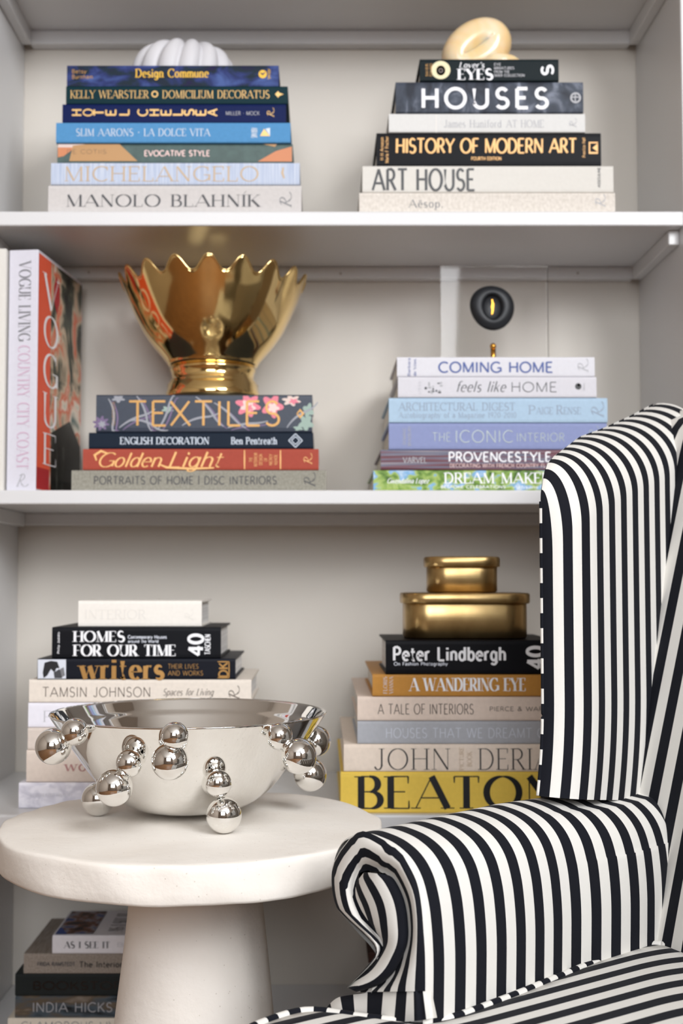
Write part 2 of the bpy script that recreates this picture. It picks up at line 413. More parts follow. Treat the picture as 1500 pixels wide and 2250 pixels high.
for px, py in ((39, 97), (1413, 93), (1421, 615)):
    p = at(px, py, BACK - .006)
    cpart('paint_gap', MB().sphere(p, .0032, 12, 8, scale=(1, .6, 1)), GAP, smooth=True)
HOLE = plain('filled_nail_hole', srgb(165, 158, 152), 0.7)
for px, py in ((1269, 600), (195, 598), (748, 601)):
    cpart('nail_hole', MB().sphere(at(px, py, BACK - .0205), .0018, 10, 6, scale=(1, .3, 1)), HOLE, smooth=True)

# ------------------------------------------------------------------ books
PAGES = mottled('page_edges', [(.35, srgb(214, 207, 196)), (.65, srgb(240, 236, 228))], (2, 2, 900), 0.8, detail=2)
PAGESW = mottled('white_page_edges', [(.35, srgb(222, 220, 218)), (.65, srgb(246, 245, 243))], (2, 2, 900), 0.8, detail=2)
INK = {
 'black': plain('black_ink', srgb(22, 22, 26), 0.4), 'dark': plain('dark_grey_ink', srgb(62, 62, 66), 0.5), 'grey': plain('grey_ink', srgb(120, 120, 124), 0.5),
 'pale': plain('pale_grey_ink', srgb(172, 172, 176), 0.5), 'white': plain('white_ink', srgb(245, 245, 248), 0.45), 'gold': plain('gold_foil', srgb(216, 176, 110), 0.38, 0.35),
 'yellow': plain('yellow_ink', srgb(240, 190, 50), 0.5), 'orange': plain('amber_foil', srgb(236, 182, 112), 0.45, 0.1), 'blue': plain('blue_ink', srgb(62, 84, 150), 0.5),
 'tan': plain('tan_foil', srgb(192, 166, 134), 0.5, 0.1), 'silver': plain('silver_foil', srgb(196, 204, 214), 0.42, 0.2), 'bronze': plain('bronze_foil', srgb(178, 134, 74), 0.4, 0.45),
 'brown': plain('brown_ink', srgb(92, 78, 68), 0.5), 'pink': plain('pale_pink_ink', srgb(238, 206, 200), 0.5), 'red': plain('dull_red_ink', srgb(172, 120, 118), 0.5),
 'cream': plain('cream_ink', srgb(232, 222, 178), 0.5), 'slate': plain('slate_blue_ink', srgb(146, 158, 176), 0.5), 'steel': plain('steel_foil', srgb(150, 158, 160), 0.35, 0.35),
 'pearl': plain('pearl_ink', srgb(216, 220, 230), 0.45), 'glossblack': plain('gloss_black_ink', srgb(14, 15, 16), 0.18), 'rose': plain('rose_print', srgb(226, 122, 140), 0.5),
 'leafg': plain('leaf_print', srgb(150, 172, 160), 0.5), 'violet': plain('violet_print', srgb(112, 92, 128), 0.5), 'ash': plain('ash_print', srgb(150, 152, 160), 0.5),
 'clay': plain('clay_print', srgb(204, 130, 86), 0.5), 'sand': plain('sand_print', srgb(186, 142, 92), 0.5), 'blush': plain('blush_print', srgb(222, 200, 190), 0.5),
 'vermilion': plain('vermilion_print', srgb(226, 92, 62), 0.45), 'crimson': plain('crimson_print', srgb(170, 40, 44), 0.45), 'lilac': plain('lilac_ink', srgb(206, 176, 196), 0.5),
 'ghost': plain('blind_stamp', srgb(230, 225, 218), 0.5),
}
def book_body(root, W, H, T, cover, pages=PAGES, pbd=.0022, square=.003, soft=False):
    """case-bound book lying flat: local x along the spine, y into the shelf, z up; spine at y = 0"""
    h = W / 2; b = min(pbd, H * .12)
    prof = [(T, 0), (.0016, 0), (.0004, H * .03), (0, H * .12), (0, H * .88), (.0004, H * .97), (.0016, H), (T, H), (T, H - b), (b * 1.6, H - b), (b * 1.6, b), (T, b)]
    V = [(-h, y, z) for y, z in prof] + [(h, y, z) for y, z in prof]
    n = len(prof); Fc = []
    for i in range(n):
        j = (i + 1) % n
        Fc.append((i, i + n, j + n, j))
    # end caps of the C-shaped case, as quads between outer and inner profile
    for off, flip in ((0, False), (n, True)):
        quads = [(0, 1, 10, 11), (1, 2, 10), (2, 3, 10), (3, 4, 9, 10), (4, 5, 9), (5, 6, 9), (6, 7, 8, 9)]
        for q in quads:
            q = tuple(off + k for k in q)
            Fc.append(q if not flip else tuple(reversed(q)))
    link_mesh('cover', V, Fc, cover, root)
    sq = 0.0 if soft else square
    pg = MB().box(-h + sq + .0004, h - sq - .0004, b * 1.6 + .0003, T - sq - .0003, b + .0001, H - b - .0001)
    pg.build('page_block', pages, root)
SPINES = []
def put_text(root, name, x, z, W, H, text, style, ink, rot=0, weight=1.0, y=-.0004):
    """lettering printed on the spine plane of a book; (x, z) is the lower left of its box"""
    if rot in (90, -90): V, Fc = layout(text, style, H, W, weight); V = turned(V, W, H, rot)
    else: V, Fc = layout(text, style, W, H, weight); V = turned(V, H, W, rot)
    o = link_mesh(name, [(x + a, y - l, z + c) for a, c, l in V], Fc, INK[ink], root)
    return o
def put_polys(root, name, polys, y=-.00018):
    """flat printed shapes; polys = [(ink, [(x, z), ...])]"""
    V, Fc, mi, mats = [], [], [], []
    for ink, p in polys:
        m = INK[ink]
        if m not in mats: mats.append(m)
        b = len(V); V += [(x, y - .00003 * len(Fc) / max(1, len(polys)), z) for x, z in p]; Fc.append(tuple(range(b, b + len(p)))); mi.append(mats.index(m))
    return link_mesh(name, V, Fc, mats, root, midx=mi)
class Spine:
    """turns pixels of the photograph into positions on one book's spine"""
    def __init__(s, root, D, x0, z0): s.root, s.D, s.x0, s.z0 = root, D, x0, z0
    def xz(s, px, py):
        p = at(px, py, s.D); return p.x - s.x0, p.z - s.z0
    def text(s, name, box, text, style, ink, rot=0, weight=1.0):
        xa, za = s.xz(box[0], box[3]); xb, zb = s.xz(box[2], box[1])
        return put_text(s.root, name, xa, za, xb - xa, zb - za, text, style, ink, rot, weight)
    def polys(s, name, lst, y=-.00018):
        for k_, (i, p) in enumerate(lst): put_polys(s.root, name, [(i, [s.xz(*q) for q in p])], y - .00002 * k_)
    def ring(s, name, c, r, ink, w=None, ry=None):
        ry = ry or r
        pts = E(c[0], c[1], r, ry, 0, 360, 28)
        if w is None: return s.polys(name, [(ink, pts[:-1])], -.0002)
        V, Fc = [], []; q = [s.xz(*p) for p in pts]; k = s.D / F_PX
        ribbon(V, Fc, q, [w * k] * len(q))
        return link_mesh(name, [(a, -.0003 - l, c_) for a, c_, l in V], Fc, INK[ink], s.root)
    def curves(s, name, ink, lines, w, y=-.0002):
        if len(lines) > 1 and name != 'publisher_mark':
            for k_, l in enumerate(lines): s.curves(name, ink, [l], w, y - .000002 * k_)
            return
        V, Fc = [], []; k = s.D / F_PX
        for l in lines:
            q = [s.xz(*p) for p in l]; n = len(q)
            ribbon(V, Fc, q, [w * k * (0.35 + .65 * math.sin(PI * (i + .5) / n)) for i in range(n)])
        return link_mesh(name, [(a, y - l, c_) for a, c_, l in V], Fc, INK[ink] if isinstance(ink, str) else ink, s.root)

def stack(books, D, zbase, group):
    """books from top to bottom: (x left, x right, y top, depth, cover, pages, label, decorate, options)"""
    tops = [at(600, b[2], D).z for b in books] + [zbase]
    for k in range(len(books) - 1, -1, -1):
        xl, xr, yt, T, cover, pages, label, deco, opt = books[k]
        z1, z0 = tops[k], tops[k + 1]
        d = D + opt.get('dy', 0)
        ym = (yt + (books[k + 1][2] if k + 1 < len(books) else yt + 50)) / 2
        xa, xb = at(xl, ym, d).x, at(xr, ym, d).x
        x0 = (xa + xb) / 2
        root = empty('book', (x0, d, z0 + .0001), label, 'book', group, opt.get('rz', 0))
        book_body(root, xb - xa, z1 - z0 - .0003, T, cover, pages, soft=opt.get('soft', False))
        if deco: deco(Spine(root, d, x0, z0 + .0001))
BOOK_K = .82
def book_mat(name, rgb, rough=.5, noise=.04, scale=200, bump=.05):
    return plain('cover_' + name, tuple(min(.9, c * BOOK_K) for c in srgb(*rgb)[:3]) + (1,), max(rough, .45), noise=noise, scale=scale, bump=bump, spec=.1)
def rmark(s, x, y, h, ink):   # sideways script initial
    s.text('publisher_mark', (x - h * .5, y - h * .75, x + h * .5, y + h * .75), '~', 'italic', ink, 90, .9)

# ---- top shelf, left stack
M_DESIGN = mottled('cover_navy_foliage', [(.36, srgb(34, 30, 66)), (.45, srgb(30, 44, 52)), (.54, srgb(44, 54, 104)), (.7, srgb(74, 94, 150))], (26, 26, 46), .5, 5, distort=.6)
M_EVOC = plain('cover_deep_green', srgb(66, 88, 84), .5, noise=.18, scale=90)
M_MICH = mottled('cover_blue_linen', [(.3, srgb(168, 182, 208)), (.7, srgb(208, 214, 226))], (600, 40, 16), .8, 3, bump=.1)
def d_design(s):
    s.text('title_lettering', (298, 152, 458, 170), 'Design Commune', 'slab', 'yellow')
    s.text('author_lettering', (158, 153, 190, 161), 'Betsy', 'sans', 'bronze'); s.text('author_lettering', (158, 165, 204, 173), 'Burnham', 'sans', 'bronze')
    s.ring('publisher_mark', (577, 163), 9, 'yellow'); s.curves('publisher_mark', M_DESIGN, [[(572, 160), (577, 164), (582, 159)]], 3, -.0004)
    s.text('publisher_lettering', (588, 152, 594, 174), 'ABRAMS', 'sans', 'yellow', -90)
def d_kelly(s):
    s.text('author_lettering', (155, 199, 326, 216), 'KELLY WEARSTLER', 'serif', 'gold')
    s.ring('ornament', (340, 207), 6, 'gold', 3); s.text('title_lettering', (357, 199, 592, 216), 'DOMICILIUM DECORATUS', 'serif', 'gold')
    s.polys('publisher_mark', [('gold', [(604, 207), (611, 200), (613, 204), (623, 207), (613, 211), (611, 215)])])
def d_hotel(s):
    xs = [158, 183, 207, 233, 262]; 
    for ch, x in zip('HOTEL', xs): s.text('title_lettering', (x, 240, x + 21, 255), ch, 'bold', 'gold', 90)
    for k, ch in enumerate('CHELSEA'): s.text('title_lettering', (303 + k * 25.5, 240, 324 + k * 25.5, 255), ch, 'bold', 'gold', 90 if ch in 'CA' else 90)
    s.text('author_lettering', (496, 245, 570, 253), 'MILLER * MOCK', 'sans', 'pale'); rmark(s, 594, 248, 15, 'gold')
def d_slim(s):
    s.text('title_lettering', (167, 283, 461, 299), 'SLIM AARONS * LA DOLCE VITA', 'serif', 'silver', weight=1.1)
    s.text('publisher_lettering', (552, 281, 565, 303), 'ABRAMS', 'sans', 'silver', -90, 1.0)
    s.polys('publisher_mark', [('gold', [(571, 299), (580, 283), (593, 299)]), ('silver', [(583, 283), (593, 281), (593, 299)])])
def d_evoc(s):
    s.polys('cover_art', [('clay', [(127, 317), (175, 317), (140, 343), (127, 346)]), ('blush', [(127, 316.5), (188, 316.5), (160, 324), (127, 324)]), ('sand', [(160, 320), (190, 317), (263, 317), (302, 354), (152, 354)]),
                          ('clay', [(566, 355), (606, 332), (641, 322), (641, 355)]), ('sand', [(578, 317), (608, 317), (604, 323)])])
    s.text('title_lettering', (317, 331, 461, 343), 'EVOCATIVE STYLE', 'bold', 'pink'); s.text('author_lettering', (147, 329, 234, 338), 'DE COTIIS', 'light', 'brown')
def d_mich(s):
    s.text('title_lettering', (142, 366, 568, 398), 'MICHELANGELO', 'serif', 'tan', weight=.95); s.curves('publisher_mark', 'tan', [[(622, 368), (620, 380), (624, 392)]], 5)
def d_manolo(s):
    s.text('title_lettering', (146, 428, 570, 454), 'MANOLO BLAHNÍK', 'didone', 'dark', weight=1.0); rmark(s, 627, 440, 25, 'grey')
GTL = 'art books in the top left stack'
stack([
 (147, 612, 140, .17, M_DESIGN, PAGES, 'navy book with a blue leafy print and yellow title, under the white fluted shell', d_design, dict(dy=.004)),
 (145, 632, 188, .19, book_mat('deep_teal', (12, 50, 58), .35), PAGES, 'dark teal book with a long gold title across its spine, top left stack', d_kelly, dict(dy=.001)),
 (137, 628, 228, .18, book_mat('royal_navy', (14, 30, 84), .4), PAGES, 'royal navy book with gold letters turned on their sides', d_hotel, {}),
 (123, 638, 270, .19, book_mat('sky_blue', (92, 156, 208), .5), PAGES, 'sky blue book with pale silver lettering', d_slim, dict(dy=-.002)),
 (126, 643, 315, .19, M_EVOC, PAGES, 'dark green book with orange and tan shapes at its ends', d_evoc, dict(dy=.002)),
 (112, 658, 357, .2, M_MICH, PAGESW, 'streaky light blue cloth book with large faint gold capitals', d_mich, {}),
 (106, 662, 406, .205, book_mat('ivory_cloth', (222, 217, 214), .7), PAGESW, 'ivory book with grey thick-and-thin capitals, bottom of the top left stack', d_manolo, dict(dy=.001)),
], 1.562, Z1, GTL)

# ---- top shelf, right stack
M_MARBLE = mottled('cover_grey_marble', [(.38, srgb(46, 50, 59)), (.55, srgb(68, 74, 86)), (.72, srgb(124, 130, 144))], (40, 30, 22), .4, 6, distort=1.2)
def d_lover(s):
    s.ring('cover_portrait', (968, 154), 21, 'cream', ry=20); s.ring('cover_portrait', (968, 155), 10, 'sand', ry=11); s.ring('cover_portrait', (968, 155), 4, 'brown', 3)
    s.text('author_lettering', (935, 140, 940, 168), 'SKIER', 'sans', 'bronze', 90); s.text('author_lettering', (944, 140, 949, 168), 'FOUND', 'sans', 'bronze', 90)
    s.text('title_lettering', (1006, 152, 1082, 175), 'EYES', 'didbold', 'white'); s.text('title_lettering', (1008, 137, 1063, 149), "Lover's", 'italic', 'white', weight=1.5)
    for k, t in enumerate(('EYE', 'MINIATURES', 'FROM THE', 'SKIER COLLECTION')):
        s.text('subtitle_lettering', (1085, 139 + k * 8, (1100, 1129, 1119, 1152)[k], 144.5 + k * 8), t, 'bold', 'pale')
    s.text('publisher_mark', (1190, 143, 1214, 166), 'S', 'heavy', 'white', 90)
def d_houses(s):
    s.text('title_lettering', (925, 195, 1204, 237), 'HOUSES', 'round', 'white', weight=1.05)
    s.ring('publisher_mark', (1264, 215), 10, 'pale', 4); s.curves('publisher_mark', 'pale', [[(1252, 215), (1264, 213), (1276, 215)], [(1264, 204), (1263, 215), (1264, 226)]], 3)
def d_james(s):
    s.text('title_lettering', (975, 264, 1101, 280), 'James Huniford', 'serif', 'pale'); s.text('title_lettering', (1112, 264, 1194, 280), 'AT HOME', 'serif', 'pale')
    s.curves('groove_line', 'ghost', [[(958, 252), (958, 292)]], 2); rmark(s, 1258, 271, 15, 'pale')
def d_hist(s):
    s.text('title_lettering', (869, 305, 1266, 336), 'HISTORY OF MODERN ART', 'brush', 'orange', weight=1.05)
    s.text('subtitle_lettering', (1035, 345, 1101, 352), 'FOURTH EDITION', 'bold', 'orange')
    s.text('author_lettering', (835, 302, 842, 352), 'H H Arnason', 'sans', 'orange', 90); s.text('author_lettering', (846, 300, 853, 358), 'Marla F Prather', 'sans', 'orange', 90)
    s.text('publisher_lettering', (1279, 303, 1285, 346), 'Prentice Hall', 'sans', 'orange', 90)
    s.polys('publisher_mark', [('orange', [(1293, 312), (1313, 312), (1313, 315), (1293, 315)]), ('orange', [(1293, 334), (1313, 334), (1313, 338), (1293, 338)]), ('orange', [(1301, 325), (1313, 315), (1313, 334)]), ('orange', [(1293, 315), (1296, 315), (1296, 334), (1293, 334)])])
def d_arth(s):
    s.text('title_lettering', (818, 372, 1043, 418), 'ART HOUSE', 'bold', 'black', weight=.95); s.text('publisher_lettering', (1313, 368, 1318, 412), 'ASSOULINE', 'bold', 'dark', 90)
def d_aesop(s):
    s.text('title_lettering', (898, 439, 973, 456), 'Aësop.', 'serif', 'grey', weight=1.0); rmark(s, 1318, 442, 21, 'pale')
GTR = 'art books in the top right stack'
stack([
 (922, 1227, 132, .12, book_mat('black_green', (16, 30, 34), .35), PAGES, 'small black-green book with a cream oval, topmost of the top right stack', d_lover, dict(dy=-.004)),
 (869, 1281, 181, .17, M_MARBLE, PAGES, 'grey marbled book with big rounded white capitals', d_houses, dict(dy=-.002)),
 (854, 1285, 249, .18, book_mat('plain_white', (236, 235, 232), .5, .02), PAGESW, 'white book with faint grey lettering, between the marbled and the black books', d_james, {}),
 (827, 1320, 291, .19, book_mat('jet_black', (18, 19, 24), .35), PAGES, 'black book with angular orange-gold capitals, top right stack', d_hist, dict(dy=.001)),
 (796, 1347, 364, .2, book_mat('soft_white', (236, 232, 224), .5, .02), PAGESW, 'white book with narrow bold black capitals at its left', d_arth, {}),
 (789, 1351, 423, .205, mottled('cover_speckled_linen', [(.3, srgb(206, 198, 188)), (.7, srgb(228, 221, 212))], (260, 60, 200), .8, 4, bump=.08), PAGES, 'speckled beige book with one short grey word, bottom of the top right stack', d_aesop, {}),
], 1.562, Z1, GTR)

# ---- middle shelf, left stack
M_TEX = plain('cover_midnight_blue', srgb(34, 44, 62), .45, noise=.08, scale=200, bump=.05)
def d_tex(s):
    rnd = random.Random(3)
    def petal(cx, cy, r, n, ink, squash=.75, ph=0):
        return [(ink, [(cx + r * (1 + .28 * math.sin(n * a + ph)) * math.cos(a), cy + r * squash * (1 + .28 * math.sin(n * a + ph)) * math.sin(a)) for a in [2 * PI * k / 40 for k in range(40)]])]
    P = []
    P += petal(545, 890, 23, 6, 'rose', .95) + petal(545, 893, 14, 5, 'pink', .9) + petal(547, 896, 7, 5, 'rose', .9)
    P += petal(598, 892, 20, 5, 'rose', 1.1, 1) + petal(600, 896, 11, 5, 'pink', 1, 1)
    P += petal(640, 880, 17, 6, 'blush', .6) + petal(645, 882, 9, 5, 'rose', .6)
    P += petal(222, 930, 15, 8, 'violet', .9) + petal(224, 932, 7, 6, 'ash', .9)
    P += petal(672, 930, 14, 5, 'leafg', 1.1) + petal(677, 902, 10, 4, 'leafg', 1.4) + petal(655, 941, 9, 4, 'leafg', .6)
    P += petal(260, 876, 12, 5, 'ash', .6) + petal(368, 900, 11, 5, 'leafg', .6)
    for k_, (i, p) in enumerate(P): s.polys('flower_print', [(i, [(x, min(946, max(870, y))) for x, y in p])], -.00012 - .000004 * k_)
    L = []
    for x0, y0, a0, k in ((238, 876, 1.0, .09), (262, 940, -.7, .05), (300, 870, .9, .06), (345, 945, -.9, -.05), (430, 872, .6, .05), (470, 885, .5, .04), (500, 940, -.3, .03), (630, 940, -1.0, .07), (285, 925, -.2, .1), (400, 935, -.6, .06)):
        l = []; x, y, a = x0, y0, a0
        for i in range(16):
            l.append((x, min(946, max(870, y)))); x += 6 * math.cos(a); y += 6 * math.sin(a); a += k * (1 if i < 9 else -1.6)
        L.append(l)
    s.curves('vine_print', 'ash', L, 5, -.00019); s.curves('stem_print', 'violet', [[(x + 8, min(946, max(870, y + 5))) for x, y in l] for l in L[:7]], 4, -.00016)
    s.text('title_lettering', (281, 882, 616, 935), 'TEXTILES', 'light', 'bronze', weight=1.35); s.text('author_lettering', (246, 883, 253, 935), 'GARDNER', 'light', 'bronze', 90)
    V = [(652, 909), (659, 901), (666, 909), (659, 917), (652, 909)]; s.curves('publisher_mark', 'bronze', [V], 4)
def d_eng(s):
    s.text('title_lettering', (264, 961, 459, 976), 'ENGLISH DECORATION', 'slab', 'silver'); s.text('author_lettering', (508, 961, 608, 976), 'Ben Pentreath', 'slab', 'silver')
    for r, wd in ((15, 2.2), (9, 2)):
        s.curves('publisher_mark', 'silver', [[(649 - r, 968), (649, 968 - r)], [(649, 968 - r), (649 + r, 968)], [(649 + r, 968), (649, 968 + r)], [(649, 968 + r), (649 - r, 968)]], wd)
def d_gold(s):
    s.text('title_lettering', (212, 995, 352, 1026), 'Golden', 'script', 'orange', weight=1.05); s.text('title_lettering', (368, 993, 484, 1026), 'Light', 'script', 'orange', weight=1.05)
    s.curves('title_swash', 'orange', [[(238, 997), (222, 991), (208, 1000), (212, 1012)], [(470, 1028), (420, 1030), (366, 1027), (352, 1021)]], 5, -.00026)
    s.curves('rule_line', 'orange', [[(537, 989), (537, 1009), (537, 1031)], [(616, 989), (616, 1009), (616, 1031)]], 3)
    for k, t in enumerate(('THE', 'INTERIOR', 'DESIGN', 'OF', 'NICKEY', 'KEHOE')):
        h = (10, 30, 24, 8, 24, 22)[k]; s.text('subtitle_lettering', (547 + k * 11, 1010 - h / 2, 554 + k * 11, 1010 + h / 2), t, 'sans', 'orange', 90)
    rmark(s, 676, 1009, 18, 'orange')
def d_port(s):
    s.text('title_lettering', (206, 1047, 608, 1064), 'PORTRAITS OF HOME | DISC INTERIORS', 'sans', 'dark'); rmark(s, 680, 1055, 24, 'dark')
GML = 'art books in the middle left stack'
stack([
 (211, 686, 867, .2, M_TEX, PAGES, 'thick midnight blue book with pink flowers and gold capitals, under the brass bowl', d_tex, {}),
 (195, 688, 950, .2, book_mat('ink_navy', (26, 38, 54), .45), PAGES, 'thin dark navy book with white lettering and a diamond mark', d_eng, dict(dy=.001)),
 (182, 700, 986, .2, book_mat('terracotta', (182, 84, 68), .5), PAGES, 'terracotta red book with a gold script title', d_gold, {}),
 (157, 717, 1033, .205, mottled('cover_grey_linen', [(.3, srgb(136, 133, 122)), (.7, srgb(160, 157, 145))], (400, 40, 300), .8, 3, bump=.1), PAGES, 'grey-green linen book with dark grey capitals, bottom of the middle left stack', d_port, {}),
], 1.562, Z2, GML)

# ---- middle shelf, right stack
M_PROV = mottled('cover_streaky_photo', [(.3, srgb(44, 38, 48)), (.45, srgb(122, 78, 84)), (.55, srgb(108, 112, 130)), (.68, srgb(170, 150, 150)), (.8, srgb(190, 80, 70))], (5, 5, 240), .3, 4)
M_DREAM = mottled('cover_leafy_photo', [(.32, srgb(62, 92, 44)), (.45, srgb(118, 152, 72)), (.54, srgb(170, 190, 110)), (.6, srgb(120, 170, 214)), (.72, srgb(200, 214, 226))], (48, 48, 70), .3, 5, distort=.5)
def d_coming(s):
    s.text('title_lettering', (963, 796, 1214, 818), 'COMING HOME', 'bold', 'blue', weight=.9); s.text('author_lettering', (895, 787, 901, 826), 'Barbara', 'slab', 'blue', 90); s.text('author_lettering', (908, 789, 914, 826), 'de Vries', 'slab', 'blue', 90)
    rmark(s, 1280, 804, 22, 'pale')
def d_feels(s):
    s.text('title_lettering', (1000, 838, 1109, 861), 'feels like', 'italic', 'dark', weight=1.0); s.text('title_lettering', (1122, 840, 1223, 861), 'HOME', 'light', 'dark', weight=1.1)
    s.text('author_lettering', (919, 839, 924, 866), 'LIESS', 'mono', 'pale', 90)
    rnd = random.Random(5)
    s.ring('ornament', (935, 853), 3, 'dark')
    s.polys('ornament', [('dark' if rnd.random() < .5 else 'pale', E(957 + rnd.uniform(-15, 16), 852 + rnd.uniform(-11, 12), rnd.uniform(2, 4), rnd.uniform(1.5, 3), 0, 360, 8)[:-1]) for k in range(16)])
    s.ring('publisher_mark', (1270, 849), 7, 'black'); s.ring('publisher_mark', (1271, 846), 3, 'pearl'); s.text('publisher_lettering', (1281, 842, 1284, 858), 'ABRAMS', 'sans', 'pale', 90)
def d_arch(s):
    s.text('title_lettering', (876, 885, 1131, 902), 'ARCHITECTURAL DIGEST', 'serif', 'slate'); s.text('subtitle_lettering', (876, 906, 1134, 918), 'Autobiography of a Magazine 1920-2010', 'serif', 'slate')
    for t, b in (('P', (1161, 891, 1176, 910)), ('AIGE', (1178, 895, 1214, 910)), ('R', (1222, 891, 1236, 910)), ('ENSE', (1238, 895, 1275, 910))): s.text('author_lettering', b, t, 'serif', 'slate')
    rmark(s, 1312, 901, 26, 'slate')
def d_iconic(s):
    s.text('title_lettering', (949, 951, 990, 970), 'THE', 'light', 'steel', weight=1.2); s.text('title_lettering', (999, 946, 1127, 972), 'ICONIC', 'light', 'steel', weight=1.2); s.text('title_lettering', (1134, 952, 1240, 970), 'INTERIOR', 'light', 'steel', weight=1.2)
    s.text('author_lettering', (885, 940, 891, 977), 'DOMINIC', 'sans', 'pale', 90); s.text('author_lettering', (896, 936, 902, 980), 'BRADBURY', 'sans', 'pale', 90); rmark(s, 1304, 950, 20, 'steel')
def d_prov(s):
    s.text('title_lettering', (985, 994, 1210, 1014), 'PROVENCESTYLE', 'bold', 'white', weight=.8); s.text('author_lettering', (885, 1005, 937, 1017), 'VARVEL', 'bold', 'pale', weight=.8)
    s.text('subtitle_lettering', (988, 1019, 1215, 1027), 'DECORATING WITH FRENCH COUNTRY FLAIR', 'sans', 'pink')
def d_dream(s):
    s.text('title_lettering', (976, 1039, 1226, 1062), 'DREAM MAKERS', 'serif', 'white', weight=1.3); s.text('author_lettering', (850, 1051, 941, 1062), 'Gwendalina Lopez', 'italic', 'white', weight=1.6)
    s.text('subtitle_lettering', (968, 1067, 1110, 1073), 'BESPOKE CELEBRATIONS', 'bold', 'white'); s.text('subtitle_lettering', (1114, 1066, 1240, 1074), '* Artisans de Fete', 'italic', 'white', weight=1.6)
GMR = 'art books in the middle right stack'
stack([
 (872, 1306, 784, .17, book_mat('bright_white', (238, 237, 243), .45, .02), PAGESW, 'white book with bold blue capitals, under the clear display plate', d_coming, {}),
 (874, 1310, 828, .17, book_mat('cool_white', (232, 230, 236), .45, .02), PAGESW, 'white book with grey italic lettering, under the one with blue capitals', d_feels, dict(dy=-.001)),
 (854, 1334, 874, .19, book_mat('pale_blue', (188, 214, 236), .5, .03), PAGESW, 'pale sky blue book with two lines of faint slate lettering', d_arch, {}),
 (854, 1333, 929, .19, book_mat('periwinkle', (152, 162, 206), .45, .03), PAGES, 'periwinkle book with steel grey capitals, middle right stack', d_iconic, dict(dy=.001)),
 (836, 1338, 988, .19, M_PROV, PAGES, 'thin maroon streaked book with white capitals', d_prov, {}),
 (820, 1342, 1033, .2, M_DREAM, PAGES, 'green and blue leafy book with white serif title, bottom of the middle right stack', d_dream, {}),
], 1.562, Z2, GMR)

# ---- standing books, middle shelf far left
def standing_book(pl, pr, yt, D, T, cover, label, rz, deco, group):
    """stands upright, spine to the front; local x across the spine, y into the shelf"""
    p0, p1 = at(pl, 900, D), at(pr, 900, D); W = (p1.x - p0.x) / math.cos(rz); H = at(pr, yt, D).z - Z2
    root = empty('book', (p1.x, D, Z2 + .0001), label, 'book', group, rz)
    t = .003; h = W
    prof = [(-W + t, T), (-W, T), (-W, .0015), (-W + .0015, 0), (-.0015, 0), (0, .0015), (0, T), (-t, T), (-t, t * 1.5), (-W + t, t * 1.5)]
    n = len(prof); V = [(x, y, 0) for x, y in prof] + [(x, y, H - .0003) for x, y in prof]
    Fc = [(i, (i + 1) % n, (i + 1) % n + n, i + n) for i in range(n)]
    for off in (0, n):
        for q in ((0, 1, 2, 9), (2, 3, 9), (3, 4, 8, 9), (4, 5, 8), (5, 6, 7, 8)): Fc.append(tuple(off + k for k in q))
    link_mesh('cover', V, Fc, cover, root)
    MB().box(-W + t + .0003, -t - .0003, t * 1.5 + .0003, T - .004, .003, H - .0035).build('page_block', PAGESW, root)
    if deco: deco(root, W, H, T)
    return root
M_VOGUE = book_mat('glossy_white', (232, 230, 240), .3, .02)
M_VPIC = mottled('cover_garden_photo', [(.32, srgb(18, 20, 20)), (.43, srgb(70, 74, 62)), (.5, srgb(196, 176, 150)), (.57, srgb(206, 96, 60)), (.64, srgb(224, 214, 196)), (.75, srgb(60, 92, 90))], (20, 20, 14), .25, 5, distort=.8)
M_VDARK = mottled('cover_dark_foliage', [(.35, srgb(8, 9, 9)), (.6, srgb(30, 34, 30)), (.75, srgb(90, 92, 84))], (60, 60, 18), .25, 5)
def d_vogue(root, W, H, T):
    put_text(root, 'title_lettering', -W * .64, H * .62, W * .4, H * .33, 'VOGUE LIVING', 'didone', 'grey', -90)
    put_text(root, 'title_lettering', -W * .64, H * .09, W * .4, H * .51, 'COUNTRY CITY COAST', 'didone', 'lilac', -90)
    put_text(root, 'publisher_mark', -W * .68, H * .02, W * .45, H * .05, '~', 'italic', 'pale')
    x = .0002
    def side(name, mat, quads, lift=0.0, midx=None):
        V, Fc = [], []
        for q in quads:
            b = len(V); V += [(x + lift, y, z) for y, z in q]; Fc.append(tuple(range(b, b + len(q))))
        return link_mesh(name, V, Fc, mat, root)
    side('cover_photo', M_VPIC, [[(T * .26, .003), (T - .002, .003), (T - .002, H - .004), (T * .26, H - .004)]])
    side('cover_photo', M_VDARK, [[(T * .3, .004), (T - .004, .004), (T - .004, H * .24), (T * .72, H * .34), (T * .3, H * .26)]], .0003)
    side('cover_panel', INK['vermilion'], [[(.0015, .003), (T * .27, .003), (T * .27, H - .004), (.0015, H - .004)]], .0002)
    side('cover_panel', INK['crimson'], [[(.002, .004), (T * .27, .004), (T * .27, H * .1), (.002, H * .1)]], .0004)
    side('cover_flower', INK['crimson'], [[(T * .33, H * .83), (T * .4, H * .78), (T * .46, H * .84), (T * .46, H * .9), (T * .38, H * .94), (T * .33, H * .9)]], .0004)
    V, Fc = [], []
    for ch, z0, h in (('V', .78, .14), ('O', .62, .13), ('G', .45, .14), ('U', .28, .14), ('E', .12, .13)):
        v, f = layout(ch, 'didone', T * .3, H * h); b = len(V)
        V += [(x + .0007 + l, T * .12 + a, H * z0 + c) for a, c, l in v]; Fc += [tuple(b + k for k in q) for q in f]
    link_mesh('cover_lettering', V, Fc, INK['white'], root)
standing_book(13, 80, 548, 1.566, .185, M_VOGUE, 'white upright book with an orange and dark photo cover, left of the brass bowl', -.115, d_vogue, 'upright books on the middle shelf')
